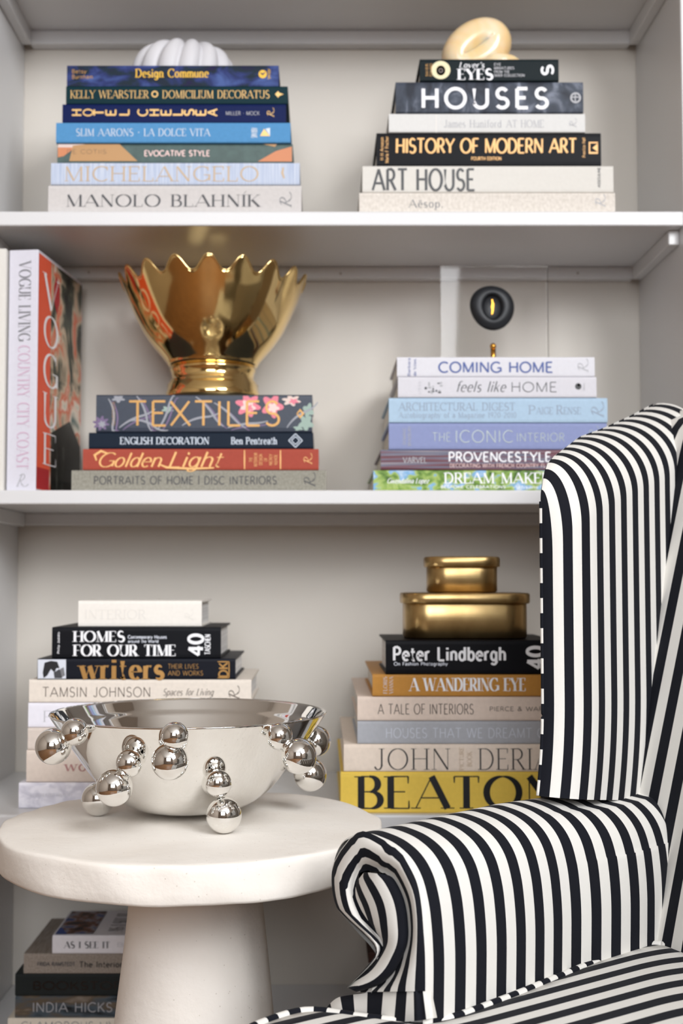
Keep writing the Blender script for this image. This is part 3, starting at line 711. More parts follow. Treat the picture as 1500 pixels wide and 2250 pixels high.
standing_book(-24, 9, 546, 1.562, .18, book_mat('cream_jacket', (240, 236, 228), .5, .02), 'cream upright book cut off by the left edge, beside the photo-covered one', 0, None, 'upright books on the middle shelf')

BOOK_K = 1.05   # cover colours brightened to make up for weak light on the lower shelves
# ---- third shelf, left stack
def d_blank(s): s.text('title_lettering', (186, 1340, 320, 1360), 'INTERIOR', 'serif', 'ghost'); rmark(s, 415, 1352, 18, 'ghost')
def d_homes(s):
    s.text('title_lettering', (162, 1387, 274, 1410), 'HOMES', 'didbold', 'white', weight=.95); s.text('title_lettering', (162, 1417, 386, 1441), 'FOR OUR TIME', 'didbold', 'white', weight=.95)
    s.text('subtitle_lettering', (281, 1396, 366, 1403), 'Contemporary Houses', 'bold', 'pearl'); s.text('subtitle_lettering', (281, 1406, 348, 1412), 'around the World', 'bold', 'pearl')
    s.text('author_lettering', (126, 1389, 131, 1436), 'Philip Jodidio', 'bold', 'white', 90)
    s.text('publisher_mark', (414, 1393, 446, 1441), '40', 'heavy', 'white', 90, .9); s.text('publisher_lettering', (450, 1394, 462, 1438), 'TASCHEN', 'heavy', 'white', 90)
def d_writers(s):
    s.polys('cover_photo', [('pearl', [(83, 1449), (145, 1449), (145, 1491), (83, 1491)])]); s.polys('cover_photo', [('black', [(98, 1456), (112, 1452), (126, 1454), (131, 1468), (124, 1468), (120, 1478), (112, 1470), (104, 1484), (96, 1490), (94, 1478)]), ('dark', [(118, 1478), (130, 1470), (140, 1480), (136, 1490), (120, 1490)]), ('grey', [(132, 1470), (140, 1466), (143, 1484), (136, 1488)])], -.0004)
    s.text('title_lettering', (178, 1448, 360, 1492), 'writers', 'didone', 'bronze', weight=1.35); s.text('subtitle_lettering', (369, 1459, 436, 1469), 'THEIR LIVES', 'light', 'bronze', weight=1.3); s.text('subtitle_lettering', (369, 1474, 446, 1484), 'AND WORKS', 'light', 'bronze', weight=1.3)
    s.text('publisher_mark', (481, 1456, 500, 1488), 'DK', 'bold', 'bronze', 90)
    s.curves('publisher_mark', 'bronze', [[(478, 1454), (491, 1454), (503, 1454)], [(503, 1454), (503, 1472), (503, 1489)], [(478, 1489), (491, 1489), (503, 1489)]], 3)
def d_tamsin(s):
    s.text('title_lettering', (93, 1510, 331, 1531), 'TAMSIN JOHNSON', 'light', 'brown', weight=1.1); s.text('subtitle_lettering', (357, 1513, 468, 1528), 'Spaces for Living', 'italic', 'brown', weight=1.2); rmark(s, 514, 1523, 23, 'brown')
def d_pa(s): s.text('title_lettering', (94, 1562, 245, 1586), 'Pacific', 'thinserif', 'pale')
def d_wo(s): s.text('title_lettering', (143, 1672, 262, 1694), 'woman', 'slab', 'red')
def d_mono(s): s.text('title_lettering', (66, 1744, 160, 1750), 'ILLUSTRATED HISTORY', 'light', 'pale')
GBL = 'art books in the third shelf left stack'
M_VEIN = mottled('cover_veined_white', [(.4, srgb(206, 204, 216)), (.6, srgb(234, 232, 240))], (50, 50, 80), .4, 6, distort=1.0)
stack([
 (172, 443, 1320, .13, book_mat('chalk', (234, 229, 221), .7, .02), PAGESW, 'small chalk white blank-spined book, topmost behind the chrome bowl', d_blank, dict(dy=.012)),
 (114, 485, 1378, .155, book_mat('matt_black', (20, 21, 25), .3), PAGESW, 'black book with two rows of heavy white capitals', d_homes, dict(dy=.003)),
 (82, 517, 1447, .17, book_mat('blue_black', (24, 26, 34), .35), PAGESW, 'black book with a gold lower-case title and a small photo at its left end', d_writers, {}),
 (64, 552, 1493, .18, book_mat('oatmeal', (224, 214, 202), .6), PAGESW, 'cream book with thin brown lettering, above the chrome bowl rim', d_tamsin, {}),
 (62, 548, 1544, .18, book_mat('frost_white', (226, 224, 232), .5, .02), PAGESW, 'white book with a pale grey word, just under the cream one with brown lettering', d_pa, dict(dy=.001)),
 (61, 545, 1599, .18, book_mat('mushroom', (206, 194, 184), .6), PAGESW, 'plain mushroom beige book without lettering, behind the chrome bowl', None, {}),
 (58, 548, 1648, .19, book_mat('putty', (214, 200, 188), .6), PAGESW, 'thick putty beige book with a small dull red word', d_wo, {}),
 (41, 556, 1719, .2, M_VEIN, PAGESW, 'white veined book at the bottom of the stack behind the chrome bowl', d_mono, dict(dy=-.003)),
], 1.494, Z3, GBL)

# ---- third shelf, right stack
def d_peter(s):
    s.text('title_lettering', (863, 1422, 1111, 1451), 'Peter Lindbergh', 'bold', 'white', weight=1.0); s.text('subtitle_lettering', (865, 1455, 983, 1462), 'On Fashion Photography', 'bold', 'pearl')
    s.text('publisher_mark', (1158, 1420, 1194, 1470), '40', 'heavy', 'white', 90, .9); s.text('publisher_lettering', (1200, 1424, 1212, 1466), 'TASCHEN', 'heavy', 'white', 90)
def d_wander(s):
    s.text('title_lettering', (900, 1490, 1154, 1518), 'A WANDERING EYE', 'didbold', 'white', weight=.95); s.text('author_lettering', (842, 1487, 850, 1524), 'FLORIS', 'serif', 'pearl', 90); s.text('author_lettering', (855, 1487, 863, 1524), 'VIANNA', 'serif', 'pearl', 90)
def d_tale(s):
    s.text('title_lettering', (830, 1547, 1040, 1569), 'A TALE OF INTERIORS', 'sans', 'brown', weight=.9); s.text('author_lettering', (1075, 1553, 1204, 1562), 'PIERCE & WARD', 'sans', 'brown')
def d_dreamt(s): s.text('title_lettering', (847, 1600, 1210, 1621), 'HOUSES THAT WE DREAMT OF', 'light', 'pearl', weight=1.2)
def d_john(s):
    s.text('title_lettering', (820, 1645, 988, 1691), 'JOHN', 'thinserif', 'black'); s.text('title_lettering', (1051, 1645, 1252, 1691), 'DERIAN', 'thinserif', 'black')
    s.text('subtitle_lettering', (1009, 1642, 1018, 1692), 'PICTURE', 'serif', 'tan', 90); s.text('subtitle_lettering', (1026, 1652, 1036, 1684), 'BOOK', 'serif', 'tan', 90)
def d_beaton(s): s.text('title_lettering', (785, 1706, 1222, 1776), 'BEATON', 'didone', 'black', weight=1.25)
GBR = 'art books in the third shelf right stack'
stack([
 (847, 1222, 1406, .16, book_mat('deep_black', (16, 16, 20), .3), PAGESW, 'black book with a bold white title, under the two brass boxes', d_peter, dict(dy=-.004)),
 (818, 1226, 1481, .24, book_mat('ochre', (190, 136, 66), .4), PAGES, 'ochre brown book with white capitals', d_wander, dict(dy=-.002)),
 (785, 1250, 1530, .28, book_mat('pale_blush', (226, 208, 194), .55), PAGES, 'blush beige book with tall thin brown capitals', d_tale, {}),
 (785, 1252, 1584, .25, book_mat('dove_grey', (178, 180, 186), .5), PAGES, 'dove grey book with white thin capitals', d_dreamt, dict(dy=.001)),
 (755, 1262, 1635, .29, book_mat('warm_ivory', (238, 222, 206), .5), PAGES, 'ivory book with large fine black capitals, above the yellow book', d_john, {}),
 (748, 1268, 1696, .3, book_mat('sunny_yellow', (250, 204, 92), .45, .03), PAGES, 'thick yellow book with huge black capitals, beside the round table', d_beaton, {}),
], 1.462, Z3, GBR)

# ---- lowest shelf, left stack
def d_asisee(s):
    s.text('title_lettering', (141, 2069, 241, 2083), 'AS I SEE IT', 'didone', 'dark', weight=1.2); s.text('author_lettering', (256, 2071, 340, 2080), 'BLOK', 'light', 'pale')
    r = s.root; zt = at(200, 2054, s.D).z - s.z0 + .0001
    x0, _ = s.xz(115, 2060)
    def top(name, ink, q, lift):
        return link_mesh(name, [(x0 + a, b, zt + lift) for a, b in q], [tuple(range(len(q)))], INK[ink] if isinstance(ink, str) else ink, r)
    top('cover_photo', mottled('cover_beach_photo', [(.38, srgb(20, 24, 40)), (.48, srgb(120, 80, 64)), (.55, srgb(150, 150, 160)), (.62, srgb(50, 70, 130))], (50, 50, 50), .3, 5), [(.003, .004), (.05, .004), (.05, .108), (.003, .108)], .0002)
    top('cover_panel', 'blue', [(.003, .002), (.018, .002), (.006, .03), (.003, .03)], .0004)
    V, Fc = layout('AS I SEE IT', 'didone', .085, .018); link_mesh('cover_lettering', [(x0 + .085 - c, .012 + a, zt + .0004 + l) for a, c, l in V], Fc, INK['dark'], r)
def d_inter(s):
    s.text('author_lettering', (82, 2114, 165, 2122), 'FRIDA RAMSTEDT', 'bold', 'dark'); s.text('title_lettering', (174, 2113, 330, 2125), 'The Interior Design', 'bold', 'black', weight=.9)
def d_bookst(s): s.text('title_lettering', (72, 2157, 310, 2174), 'BOOKSTORES', 'heavy', 'glossblack')
def d_india(s): s.text('title_lettering', (71, 2203, 247, 2223), 'INDIA HICKS', 'light', 'pale', weight=1.3)
def d_glam(s): s.text('title_lettering', (46, 2245, 300, 2262), 'GLAMOROUS LIVING', 'light', 'grey', weight=1.2)
GLL = 'art books in the lowest left stack'
stack([
 (115, 500, 2054, .115, book_mat('porcelain', (232, 231, 236), .4, .02), PAGESW, 'small white book with a cover photo, topmost behind the table column', d_asisee, dict(dy=-.002)),
 (52, 520, 2095, .16, mottled('cover_taupe_cloth', [(.3, srgb(138, 128, 118)), (.7, srgb(166, 156, 146))], (500, 40, 500), .8, 3), PAGES, 'taupe grey cloth book with small dark lettering', d_inter, {}),
 (33, 540, 2140, .17, book_mat('bottle_black', (38, 42, 42), .45), PAGES, 'black book with glossy black capitals, behind the table column', d_bookst, dict(dy=.001)),
 (33, 545, 2189, .18, mottled('cover_seaside_photo', [(.34, srgb(30, 32, 34)), (.45, srgb(78, 88, 96)), (.54, srgb(96, 84, 70)), (.66, srgb(150, 138, 128))], (14, 14, 60), .3, 5), PAGES, 'dark photo-covered book with pale grey capitals', d_india, {}),
 (17, 560, 2237, .185, book_mat('vanilla', (222, 212, 196), .5), PAGES, 'vanilla cream book at the bottom, cut by the lower edge', d_glam, {}),
], 1.57, Z4, GLL)
# dark book end peeping out behind the chair arm, on a thicker book
p = at(850, 2117, 1.6); q = at(809, 2100, 1.6)
r_ = empty('book', (p.x + .09, 1.6, Z4 + .0001), 'thick beige book under the dark brown one behind the chair arm', 'book', 'books behind the chair arm')
book_body(r_, .18, p.z - Z4 - .0003, .14, book_mat('hidden_beige', (190, 176, 160), .6))
r_ = empty('book', (q.x + .1, 1.6, p.z + .0001), 'dark brown book peeping out behind the scrolled chair arm', 'book', 'books behind the chair arm')
book_body(r_, .2, at(809, 2093, 1.6).z - p.z, .14, book_mat('dark_umber', (66, 46, 40), .5))

# ------------------------------------------------------------------ things on the books
# white fluted shell
ztop = at(400, 140, 1.566).z
sx = at(401, 120, 1.64).x
shell = empty('fluted_shell', (sx, 1.648, ztop), 'white ceramic fluted shell lying on the top left books', 'ornament')
V, Fc = [], []; NU, NV = 168, 22
for j in range(NV + 1):
    t = j / NV
    for k in range(NU):
        a = 2 * PI * k / NU
        lobe = abs(math.cos(a * 7 + .25)) ** .55
        r = .0735 * (1 - .0 * t) * math.sin(PI / 2 * (1 - t * .96)) ** .62
        r *= .86 + .14 * lobe
        z = .036 * math.sin(PI / 2 * t) ** .8 * (.82 + .18 * lobe * (1 - .5 * t))
        tw = a + .25 * t
        V.append((r * math.cos(tw), r * .85 * math.sin(tw),   .0002 + z * 1.72))
for j in range(NV):
    for k in range(NU):
        p0 = j * NU + k; p1 = j * NU + (k + 1) % NU; Fc.append((p0, p1, p1 + NU, p0 + NU))
Fc.append(tuple(range(NV * NU, NV * NU + NU))); Fc.append(tuple(range(NU - 1, -1, -1)))
link_mesh('shell_body', V, Fc, plain('white_bisque', srgb(204, 202, 205), .5, noise=.02, scale=20), shell, smooth=True)

# honey alabaster knot
m, nt, b = nodes_of('honey_alabaster')
tc = nt.nodes.new('ShaderNodeTexCoord'); n = nt.nodes.new('ShaderNodeTexNoise'); n.inputs['Scale'].default_value = 14; n.inputs['Distortion'].default_value = 1.5
r = nt.nodes.new('ShaderNodeValToRGB'); r.color_ramp.elements[0].position = .35; r.color_ramp.elements[1].position = .7
r.color_ramp.elements[0].color = srgb(238, 204, 150); r.color_ramp.elements[1].color = srgb(242, 226, 200)
nt.links.new(tc.outputs['Object'], n.inputs[0]); nt.links.new(n.outputs['Fac'], r.inputs[0]); nt.links.new(r.outputs[0], b.inputs['Base Color'])
b.inputs['Roughness'].default_value = .18; b.inputs['Subsurface Weight'].default_value = .5; b.inputs['Subsurface Radius'].default_value = (.03, .016, .007); b.inputs['Subsurface Scale'].default_value = .5
ALAB = m
zt = at(1070, 132, 1.558).z
kc = at(1050, 100, 1.62)
knot = empty('alabaster_knot', (kc.x, 1.618, zt), 'honey alabaster rounded knot sculpture on the top right books', 'ornament')
mb = MB()
Rm = Matrix.Rotation(math.radians(-28), 3, 'Y')
NA, NB = 64, 24   # a fat closed loop standing on edge, tilted, with a smaller loop through it
def link(mb, c, R, a, b, ra, rb):
    base = len(mb.v)
    for i in range(NA):
        t = 2 * PI * i / NA; cx, cz = a * math.cos(t), b * math.sin(t)
        nx, nz = math.cos(t) / a, math.sin(t) / b; l = math.hypot(nx, nz); nx /= l; nz /= l
        for k in range(NB):
            g = 2 * PI * k / NB; rr = ra * (1 + .12 * math.cos(t - .6))
            p = R @ Vector((cx + nx * rr * math.cos(g), rb * math.sin(g), cz + nz * rr * math.cos(g))); mb.v.append(tuple(Vector(c) + p))
    for i in range(NA):
        for k in range(NB):
            p, q = base + i * NB, base + ((i + 1) % NA) * NB
            mb.f.append((p + k, p + (k + 1) % NB, q + (k + 1) % NB, q + k))
link(mb, (-.004, .0, .0375), Matrix.Rotation(math.radians(-34), 3, 'Y'), .0275, .0150, .0228, .024)
mb.build('large_loop', ALAB, knot, smooth=True)
mb = MB(); link(mb, (.029, -.008, .0135), Matrix.Rotation(math.radians(78), 3, 'X') @ Matrix.Rotation(math.radians(15), 3, 'Y'), .018, .010, .0105, .011)
mb.build('small_loop', ALAB, knot, smooth=True)

# scalloped brass bowl
BRASS = plain('polished_brass', srgb(238, 206, 142), .1, 1.0, noise=.04, scale=30)
zt = at(450, 867, 1.562).z
bx = at(468, 750, 1.645)
bb = empty('scalloped_bowl', (bx.x, 1.645, zt), 'polished brass footed bowl with a scalloped rim on the flowered book', 'bowl')
k = 1.645 / F_PX
def pz(y): return at(468, y, 1.645).z - zt
prof = [(.045, pz(813)), (96 * k, pz(806)), (101 * k, pz(798)), (114 * k, pz(782)), (133 * k, pz(760)), (152 * k, pz(733)), (168 * k, pz(703)), (183 * k, pz(670)), (194 * k, pz(643)), (203 * k, pz(622))]
# finer profile
def resample(P, n):
    out = []
    for i in range(n):
        t = i / (n - 1) * (len(P) - 1); a = min(int(t), len(P) - 2); f = t - a
        p0, p1, p2, p3 = P[max(a - 1, 0)], P[a], P[a + 1], P[min(a + 2, len(P) - 1)]
        out.append(tuple(.5 * ((2 * p1[c]) + (-p0[c] + p2[c]) * f + (2 * p0[c] - 5 * p1[c] + 4 * p2[c] - p3[c]) * f * f + (-p0[c] + 3 * p1[c] - 3 * p2[c] + p3[c]) * f ** 3) for c in range(len(p1))))
    return out
prof.append((209 * k, pz(606)))
FULL = resample(prof, 200); NJ = 34
zr_ = pz(622)
NS, NW = 18, 432
V, Fc, rim = [], [], []
for i in range(NW):
    a = 2 * PI * i / NW
    sc = ((1 + math.cos(NS * (a + PI / 2 - .04))) / 2) ** 1.2
    zc = zr_ - .0115 + .0185 * sc
    top = next((q for q in range(199, 0, -1) if FULL[q][1] <= zc), 199)
    f = (zc - FULL[top][1]) / ((FULL[min(top + 1, 199)][1] - FULL[top][1]) or 1e-9) if top < 199 else 0
    tt = top + min(1, max(0, f))
    for j in range(NJ):
        g = tt * (j / (NJ - 1)); q = min(int(g), 198); h = g - q
        rr = FULL[q][0] + (FULL[q + 1][0] - FULL[q][0]) * h; z = FULL[q][1] + (FULL[q + 1][1] - FULL[q][1]) * h
        V.append((rr * math.cos(a), rr * math.sin(a), z))
    rim.append(V[-1])
PR = [0] * NJ
m_ = len(PR)
for i in range(NW):
    for j in range(m_ - 1):
        p, q = i * m_ + j, ((i + 1) % NW) * m_ + j; Fc.append((p, q, q + 1, p + 1))
link_mesh('bowl_body', V, Fc, BRASS, bb, smooth=True, solid=.0016)
MB().tube(rim, .0017, 8, True).build('rim', BRASS, bb, smooth=True)
MB().lathe([(0, pz(812)), (95 * k, pz(812)), (94 * k, pz(818)), (91 * k, pz(822)), (91 * k, pz(838)), (96 * k, pz(841)), (95 * k, pz(845)), (101 * k, pz(848)), (101 * k, pz(862)), (103 * k, pz(864)), (103 * k, .0003), (60 * k, .0003), (0, .0003)], 96).build('foot', BRASS, bb, smooth=True, bevel=0)

# clear display plate with a black seal
zt = at(1085, 784, 1.562).z
dp = empty('display_plate', (at(1085, 700, 1.64).x, 1.64, zt), 'clear acrylic plate with a round black seal on the white books', 'display stand')
m, nt, b = nodes_of('clear_acrylic')
b.inputs['Base Color'].default_value = (1, 1, 1, 1); b.inputs['Roughness'].default_value = 0.02; b.inputs['IOR'].default_value = 1.3; b.inputs['Transmission Weight'].default_value = 1.0
ACR = m
k = 1.64 / F_PX
pw, ph = 120 * k, at(1085, 586, 1.64).z - zt
MB().box(-pw, pw, -.004, .004, .0005, ph).build('acrylic_panel', ACR, dp, bevel=.0008)
SEAL = plain('black_wax', srgb(22, 25, 30), .5, noise=.1, scale=40, bump=.1)
zc = at(1082, 674, 1.63).z - zt; xc = at(1082, 674, 1.63).x - dp.location.x
V, Fc = [], []; prof = [(0, -.006), (.0125, -.006), (.0138, -.0075), (.0150, -.0112), (.017, -.0128), (.022, -.0122), (.0275, -.0095), (.0302, -.006), (.0305, -.0042)]
for i in range(72):
    a = 2 * PI * i / 72
    for rr, y in prof:
        ov = 1 if rr > .02 else 1.0
        wob = 1 + (.035 * math.cos(2 * a + 2.3) + .02 * math.sin(3 * a)) * (rr / .03)
        ax = .86 if rr < .016 else 1.0
        V.append((xc + rr * wob * ax * math.cos(a), y, zc + rr * wob * math.sin(a) * (1.12 if rr < .016 else .97)))
n_ = len(prof)
for i in range(72):
    for j in range(n_ - 1):
        p, q = i * n_ + j, ((i + 1) % 72) * n_ + j; Fc.append((p, p + 1, q + 1, q))
seal = link_mesh('wax_seal', V, Fc, SEAL, dp, smooth=True)
GOLDM = plain('gold_leaf', srgb(222, 160, 60), .3, 1.0)
fl = [(.65 * a, .85 * c) for a, c in [(-.0015, .013), (.001, .0125), (.0022, .006), (.0036, .008), (.003, 0), (.0022, -.006), (.0005, -.011), (-.002, -.0115), (-.0012, -.004), (-.0024, .001), (-.001, .006)]]
flv = [(xc + a, -.0068, zc + c) for a, c in fl] + [(xc + a, -.0061, zc + c) for a, c in fl]
nf = len(fl)
link_mesh('gold_fleck', flv, [tuple(range(nf)), tuple(range(2 * nf - 1, nf - 1, -1))] + [(i, i + nf, (i + 1) % nf + nf, (i + 1) % nf) for i in range(nf)], GOLDM, seal)
BR2 = plain('satin_brass', srgb(206, 150, 66), .25, 1.0)
xp = at(1083, 770, 1.625).x - dp.location.x
zk = at(1083, 761, 1.625).z - zt
MB().lathe([(0, .0002), (.0034, .0002), (.0034, zk - .003), (0, zk - .003)], 20, (xp, -.015, 0)).build('peg', BR2, dp, smooth=True, bevel=0)
MB().sphere((xp, -.015, zk), .0043, 20, 12).build('peg_knob', BR2, dp, smooth=True)
MB().box(xp - .02, xp + .02, -.024, .012, .0001, .0005).build('foot_plate', BR2, dp)

# two brass boxes with lids
m, nt, b = nodes_of('brushed_antique_brass')
tc = nt.nodes.new('ShaderNodeTexCoord'); mp = nt.nodes.new('ShaderNodeMapping'); mp.inputs['Scale'].default_value = (12, 12, 700)
n = nt.nodes.new('ShaderNodeTexNoise'); n.inputs['Scale'].default_value = 1; n.inputs['Detail'].default_value = 4
n2 = nt.nodes.new('ShaderNodeTexNoise'); n2.inputs['Scale'].default_value = 22; n2.inputs['Detail'].default_value = 5
r = nt.nodes.new('ShaderNodeValToRGB'); r.color_ramp.elements[0].position = .35; r.color_ramp.elements[1].position = .65
r.color_ramp.elements[0].color = srgb(170, 140, 92); r.color_ramp.elements[1].color = srgb(206, 176, 122)
bp = nt.nodes.new('ShaderNodeBump'); bp.inputs['Strength'].default_value = .12; bp.inputs['Distance'].default_value = .0005
nt.links.new(tc.outputs['Object'], mp.inputs[0]); nt.links.new(mp.outputs[0], n.inputs[0]); nt.links.new(tc.outputs['Object'], n2.inputs[0])
nt.links.new(n2.outputs['Fac'], r.inputs[0]); nt.links.new(r.outputs[0], b.inputs['Base Color']); nt.links.new(n.outputs['Fac'], bp.inputs['Height']); nt.links.new(bp.outputs[0], b.inputs['Normal'])
b.inputs['Metallic'].default_value = 1; b.inputs['Roughness'].default_value = .32
ANT = m
def rrect(hx, hy, r, n=10):
    P = []
    for cx, cy, a0 in ((hx - r, hy - r, 0), (-hx + r, hy - r, 90), (-hx + r, -hy + r, 180), (hx - r, -hy + r, 270)): P += E(cx, cy, r, r, a0, a0 + 90, n)
    return P
def rr_loft(name, levels, mat, parent, capb=True, capt=True):
    """levels = [(hx, hy, r, z)]"""
    V, Fc = [], []
    for hx, hy, r, z in levels: V += [(x, y, z) for x, y in rrect(hx, hy, r)]
    n = 44
    for j in range(len(levels) - 1):
        for i in range(n): Fc.append((j * n + i, j * n + (i + 1) % n, (j + 1) * n + (i + 1) % n, (j + 1) * n + i))
    if capb: Fc.append(tuple(range(n - 1, -1, -1)))
    if capt: Fc.append(tuple(range((len(levels) - 1) * n, len(levels) * n)))
    o = link_mesh(name, V, Fc, mat, parent)
    for i, p in enumerate(o.data.polygons): p.use_smooth = len(p.vertices) == 4
    return o
def lidded_box(xl, xr, xbl, xbr, yt, yl, yb, D, hy, z0, label, group):
    k = D / F_PX; c = at((xl + xr) / 2, yl, D)
    root = empty('lidded_box', (c.x, D + hy, z0), label, 'box', group)
    zt, zl = at(xl, yt, D).z - z0, at(xl, yl, D).z - z0
    hb, hl = (xbr - xbl) * k / 2, (xr - xl) * k / 2
    R = min(.03, hy * .72)
    rr_loft('box_body', [(hb - .002, hy - .006, R - .002, .0003), (hb, hy - .004, R, .002), (hb, hy - .004, R, zl + .002), (hb - .0008, hy - .0048, R - .001, zl + .003)], ANT, root)
    rr_loft('lid', [(hl - .001, hy - .001, R, zl), (hl, hy, R, zl + .0012), (hl, hy, R, zt - .002), (hl - .0015, hy - .0015, R, zt - .0004), (hl - .006, hy - .006, R - .004, zt)], ANT, root)
zt = at(900, 1406, 1.462).z
lidded_box(887, 1172, 894, 1167, 1303, 1327, 1402, 1.47, .052, zt, 'larger brass lidded box with rounded corners, on the black book', 'brass boxes')
zt2 = at(900, 1303, 1.47).z
lidded_box(937, 1104, 944, 1100, 1222, 1246, 1298, 1.488, .034, zt2 + .0001, 'smaller brass lidded box sitting on the larger brass box', 'brass boxes')

# ------------------------------------------------------------------ plaster side table
TZ = EYE - 0.238; TC = (-0.1265, 1.222); TR = 0.188
m, nt, b = nodes_of('cream_plaster')
tc = nt.nodes.new('ShaderNodeTexCoord')
n1 = nt.nodes.new('ShaderNodeTexNoise'); n1.inputs['Scale'].default_value = 9; n1.inputs['Detail'].default_value = 8
n2 = nt.nodes.new('ShaderNodeTexNoise'); n2.inputs['Scale'].default_value = 150; n2.inputs['Detail'].default_value = 4
vo = nt.nodes.new('ShaderNodeTexVoronoi'); vo.inputs['Scale'].default_value = 120
r = nt.nodes.new('ShaderNodeValToRGB'); r.color_ramp.elements[0].position = .3; r.color_ramp.elements[1].position = .7
r.color_ramp.elements[0].color = srgb(229, 221, 211); r.color_ramp.elements[1].color = srgb(238, 232, 224)
pit = nt.nodes.new('ShaderNodeValToRGB'); pit.color_ramp.elements[0].position = .04; pit.color_ramp.elements[1].position = .1
pit.color_ramp.elements[0].color = (.55, .5, .44, 1); pit.color_ramp.elements[1].color = (1, 1, 1, 1)
mx = nt.nodes.new('ShaderNodeMix'); mx.data_type = 'RGBA'; mx.blend_type = 'MULTIPLY'; mx.inputs[0].default_value = .55
for nn in (n1, n2, vo): nt.links.new(tc.outputs['Object'], nn.inputs['Vector'])
nt.links.new(n1.outputs['Fac'], r.inputs[0]); nt.links.new(vo.outputs['Distance'], pit.inputs[0])
nt.links.new(r.outputs[0], mx.inputs[6]); nt.links.new(pit.outputs[0], mx.inputs[7]); nt.links.new(mx.outputs[2], b.inputs['Base Color'])
b1 = nt.nodes.new('ShaderNodeBump'); b1.inputs['Strength'].default_value = .55; b1.inputs['Distance'].default_value = .006
b2 = nt.nodes.new('ShaderNodeBump'); b2.inputs['Strength'].default_value = .35; b2.inputs['Distance'].default_value = .001
nt.links.new(n1.outputs['Fac'], b1.inputs['Height']); nt.links.new(n2.outputs['Fac'], b2.inputs['Height']); nt.links.new(b1.outputs[0], b2.inputs['Normal']); nt.links.new(b2.outputs[0], b.inputs['Normal'])
b.inputs['Roughness'].default_value = .75
PLASTER = m
table = empty('side_table', (TC[0], TC[1], 0), 'round cream plaster side table on a tapered column under the chrome bowl', 'table')
def rough(x, y, z):
    return (math.sin(x * 71 + z * 90) + math.sin(y * 57 + 1.3 + z * 60) + math.sin((x + y) * 131 + z * 40)) / 3
NT = 160
prof = [(0, 0), (.06, 0), (.12, 0), (.16, 0), (.18, -.0001), (.1855, -.0004), (.1874, -.0013), (.1882, -.0035), (.1884, -.008), (.1882, -.016), (.188, -.024), (.1874, -.0315), (.1862, -.0342), (.183, -.035), (.12, -.035), (0, -.035)]
V, Fc = [], []
for i in range(NT):
    a = 2 * PI * i / NT
    for rr, z in prof:
        rr *= .988; x, y = rr * math.cos(a), rr * math.sin(a)
        d = rough(x, y, z) * (.0017 if rr > .175 else .0003 if rr > .15 else 0)
        V.append((x * (1 + d / max(rr, .01)), y * (1 + d / max(rr, .01)), TZ + z + (rough(y, x, z) * .0009 if rr > .18 else 0)))
m_ = len(prof)
for i in range(NT):
    for j in range(m_ - 1):
        p, q = i * m_ + j, ((i + 1) % NT) * m_ + j; Fc.append((p, p + 1, q + 1, q))
link_mesh('tabletop', V, Fc, PLASTER, table, smooth=True)
k = 1.16 / F_PX
V, Fc = [], []; NC = 28
for j in range(NC + 1):
    t = j / NC; z = (TZ - .035) * (1 - t); rr = .0610 + .056 * t ** 1.0 + .012 * max(0, t - .9) * 10
    for i in range(96):
        a = 2 * PI * i / 96; x, y = rr * math.cos(a), rr * math.sin(a); d = 1 + rough(x, y, z * .4) * .012
        V.append((x * d + .004, y * d, z))
for j in range(NC):
    for i in range(96): Fc.append((j * 96 + i, (j + 1) * 96 + i, (j + 1) * 96 + (i + 1) % 96, j * 96 + (i + 1) % 96))
Fc.append(tuple(range(NC * 96, NC * 96 + 96)))
link_mesh('column', V, Fc, PLASTER, table, smooth=True)

# ------------------------------------------------------------------ chrome bowl with balls
CHROME = plain('mirror_steel', srgb(240, 239, 236), .035, 1.0)
AX = Vector((-.1345, 1.262)); RZ_ = EYE - .136
cb = empty('ball_bowl', (AX.x, AX.y, TZ), 'mirror-polished steel bowl studded with balls on the round table', 'bowl')
cp = [(q[0] * 1.012, q[1]) for q in [(.0, -.0985), (.03, -.0975), (.057, -.0925), (.080, -.0780), (.0985, -.0575), (.1190, -.0290), (.1310, -.011), (.1385, .0005)]]
outer = resample(cp, 40)
inner = [(max(0, r_ - .0022), z + (.0022 if r_ < .1 else .0012 if r_ < .13 else 0)) for r_, z in outer]
full = outer + [(outer[-1][0] - .0008, outer[-1][1] + .0008)] + list(reversed(inner))
MB().lathe([(r_, RZ_ - TZ + z) for r_, z in full], 160).build('bowl_body', CHROME, cb, smooth=True)
RB, RS = .0168, .0127
def ball(name, c, r): return MB().sphere((c.x - AX.x, c.y - AX.y, c.z - TZ), r, 64, 32).build(name, CHROME, cb, smooth=True)
def wall_pt(ang, z):
    """point on the outside of the bowl at height z and its outward direction"""
    for (r0, z0), (r1, z1) in zip(outer, outer[1:]):
        if z0 <= z <= z1:
            f = (z - z0) / ((z1 - z0) or 1e-9); r_ = r0 + (r1 - r0) * f
            nrm = Vector((z1 - z0, -(r1 - r0))); nrm.normalize()
            d = Vector((math.cos(ang), math.sin(ang)))
            return Vector((AX.x + d.x * r_, AX.y + d.y * r_, RZ_ + z)), Vector((d.x * nrm.x, d.y * nrm.x, nrm.y))
def gap(p):
    """signed-ish distance of a point from the outside of the bowl"""
    q = Vector((math.hypot(p.x - AX.x, p.y - AX.y), p.z - RZ_)); best = 9
    for (r0, z0), (r1, z1) in zip(outer, outer[1:]):
        a_, e_ = Vector((r0, z0)), Vector((r1 - r0, z1 - z0))
        t = max(0, min(1, (q - a_).dot(e_) / (e_.dot(e_) or 1e-9))); best = min(best, (q - a_ - e_ * t).length)
    return best
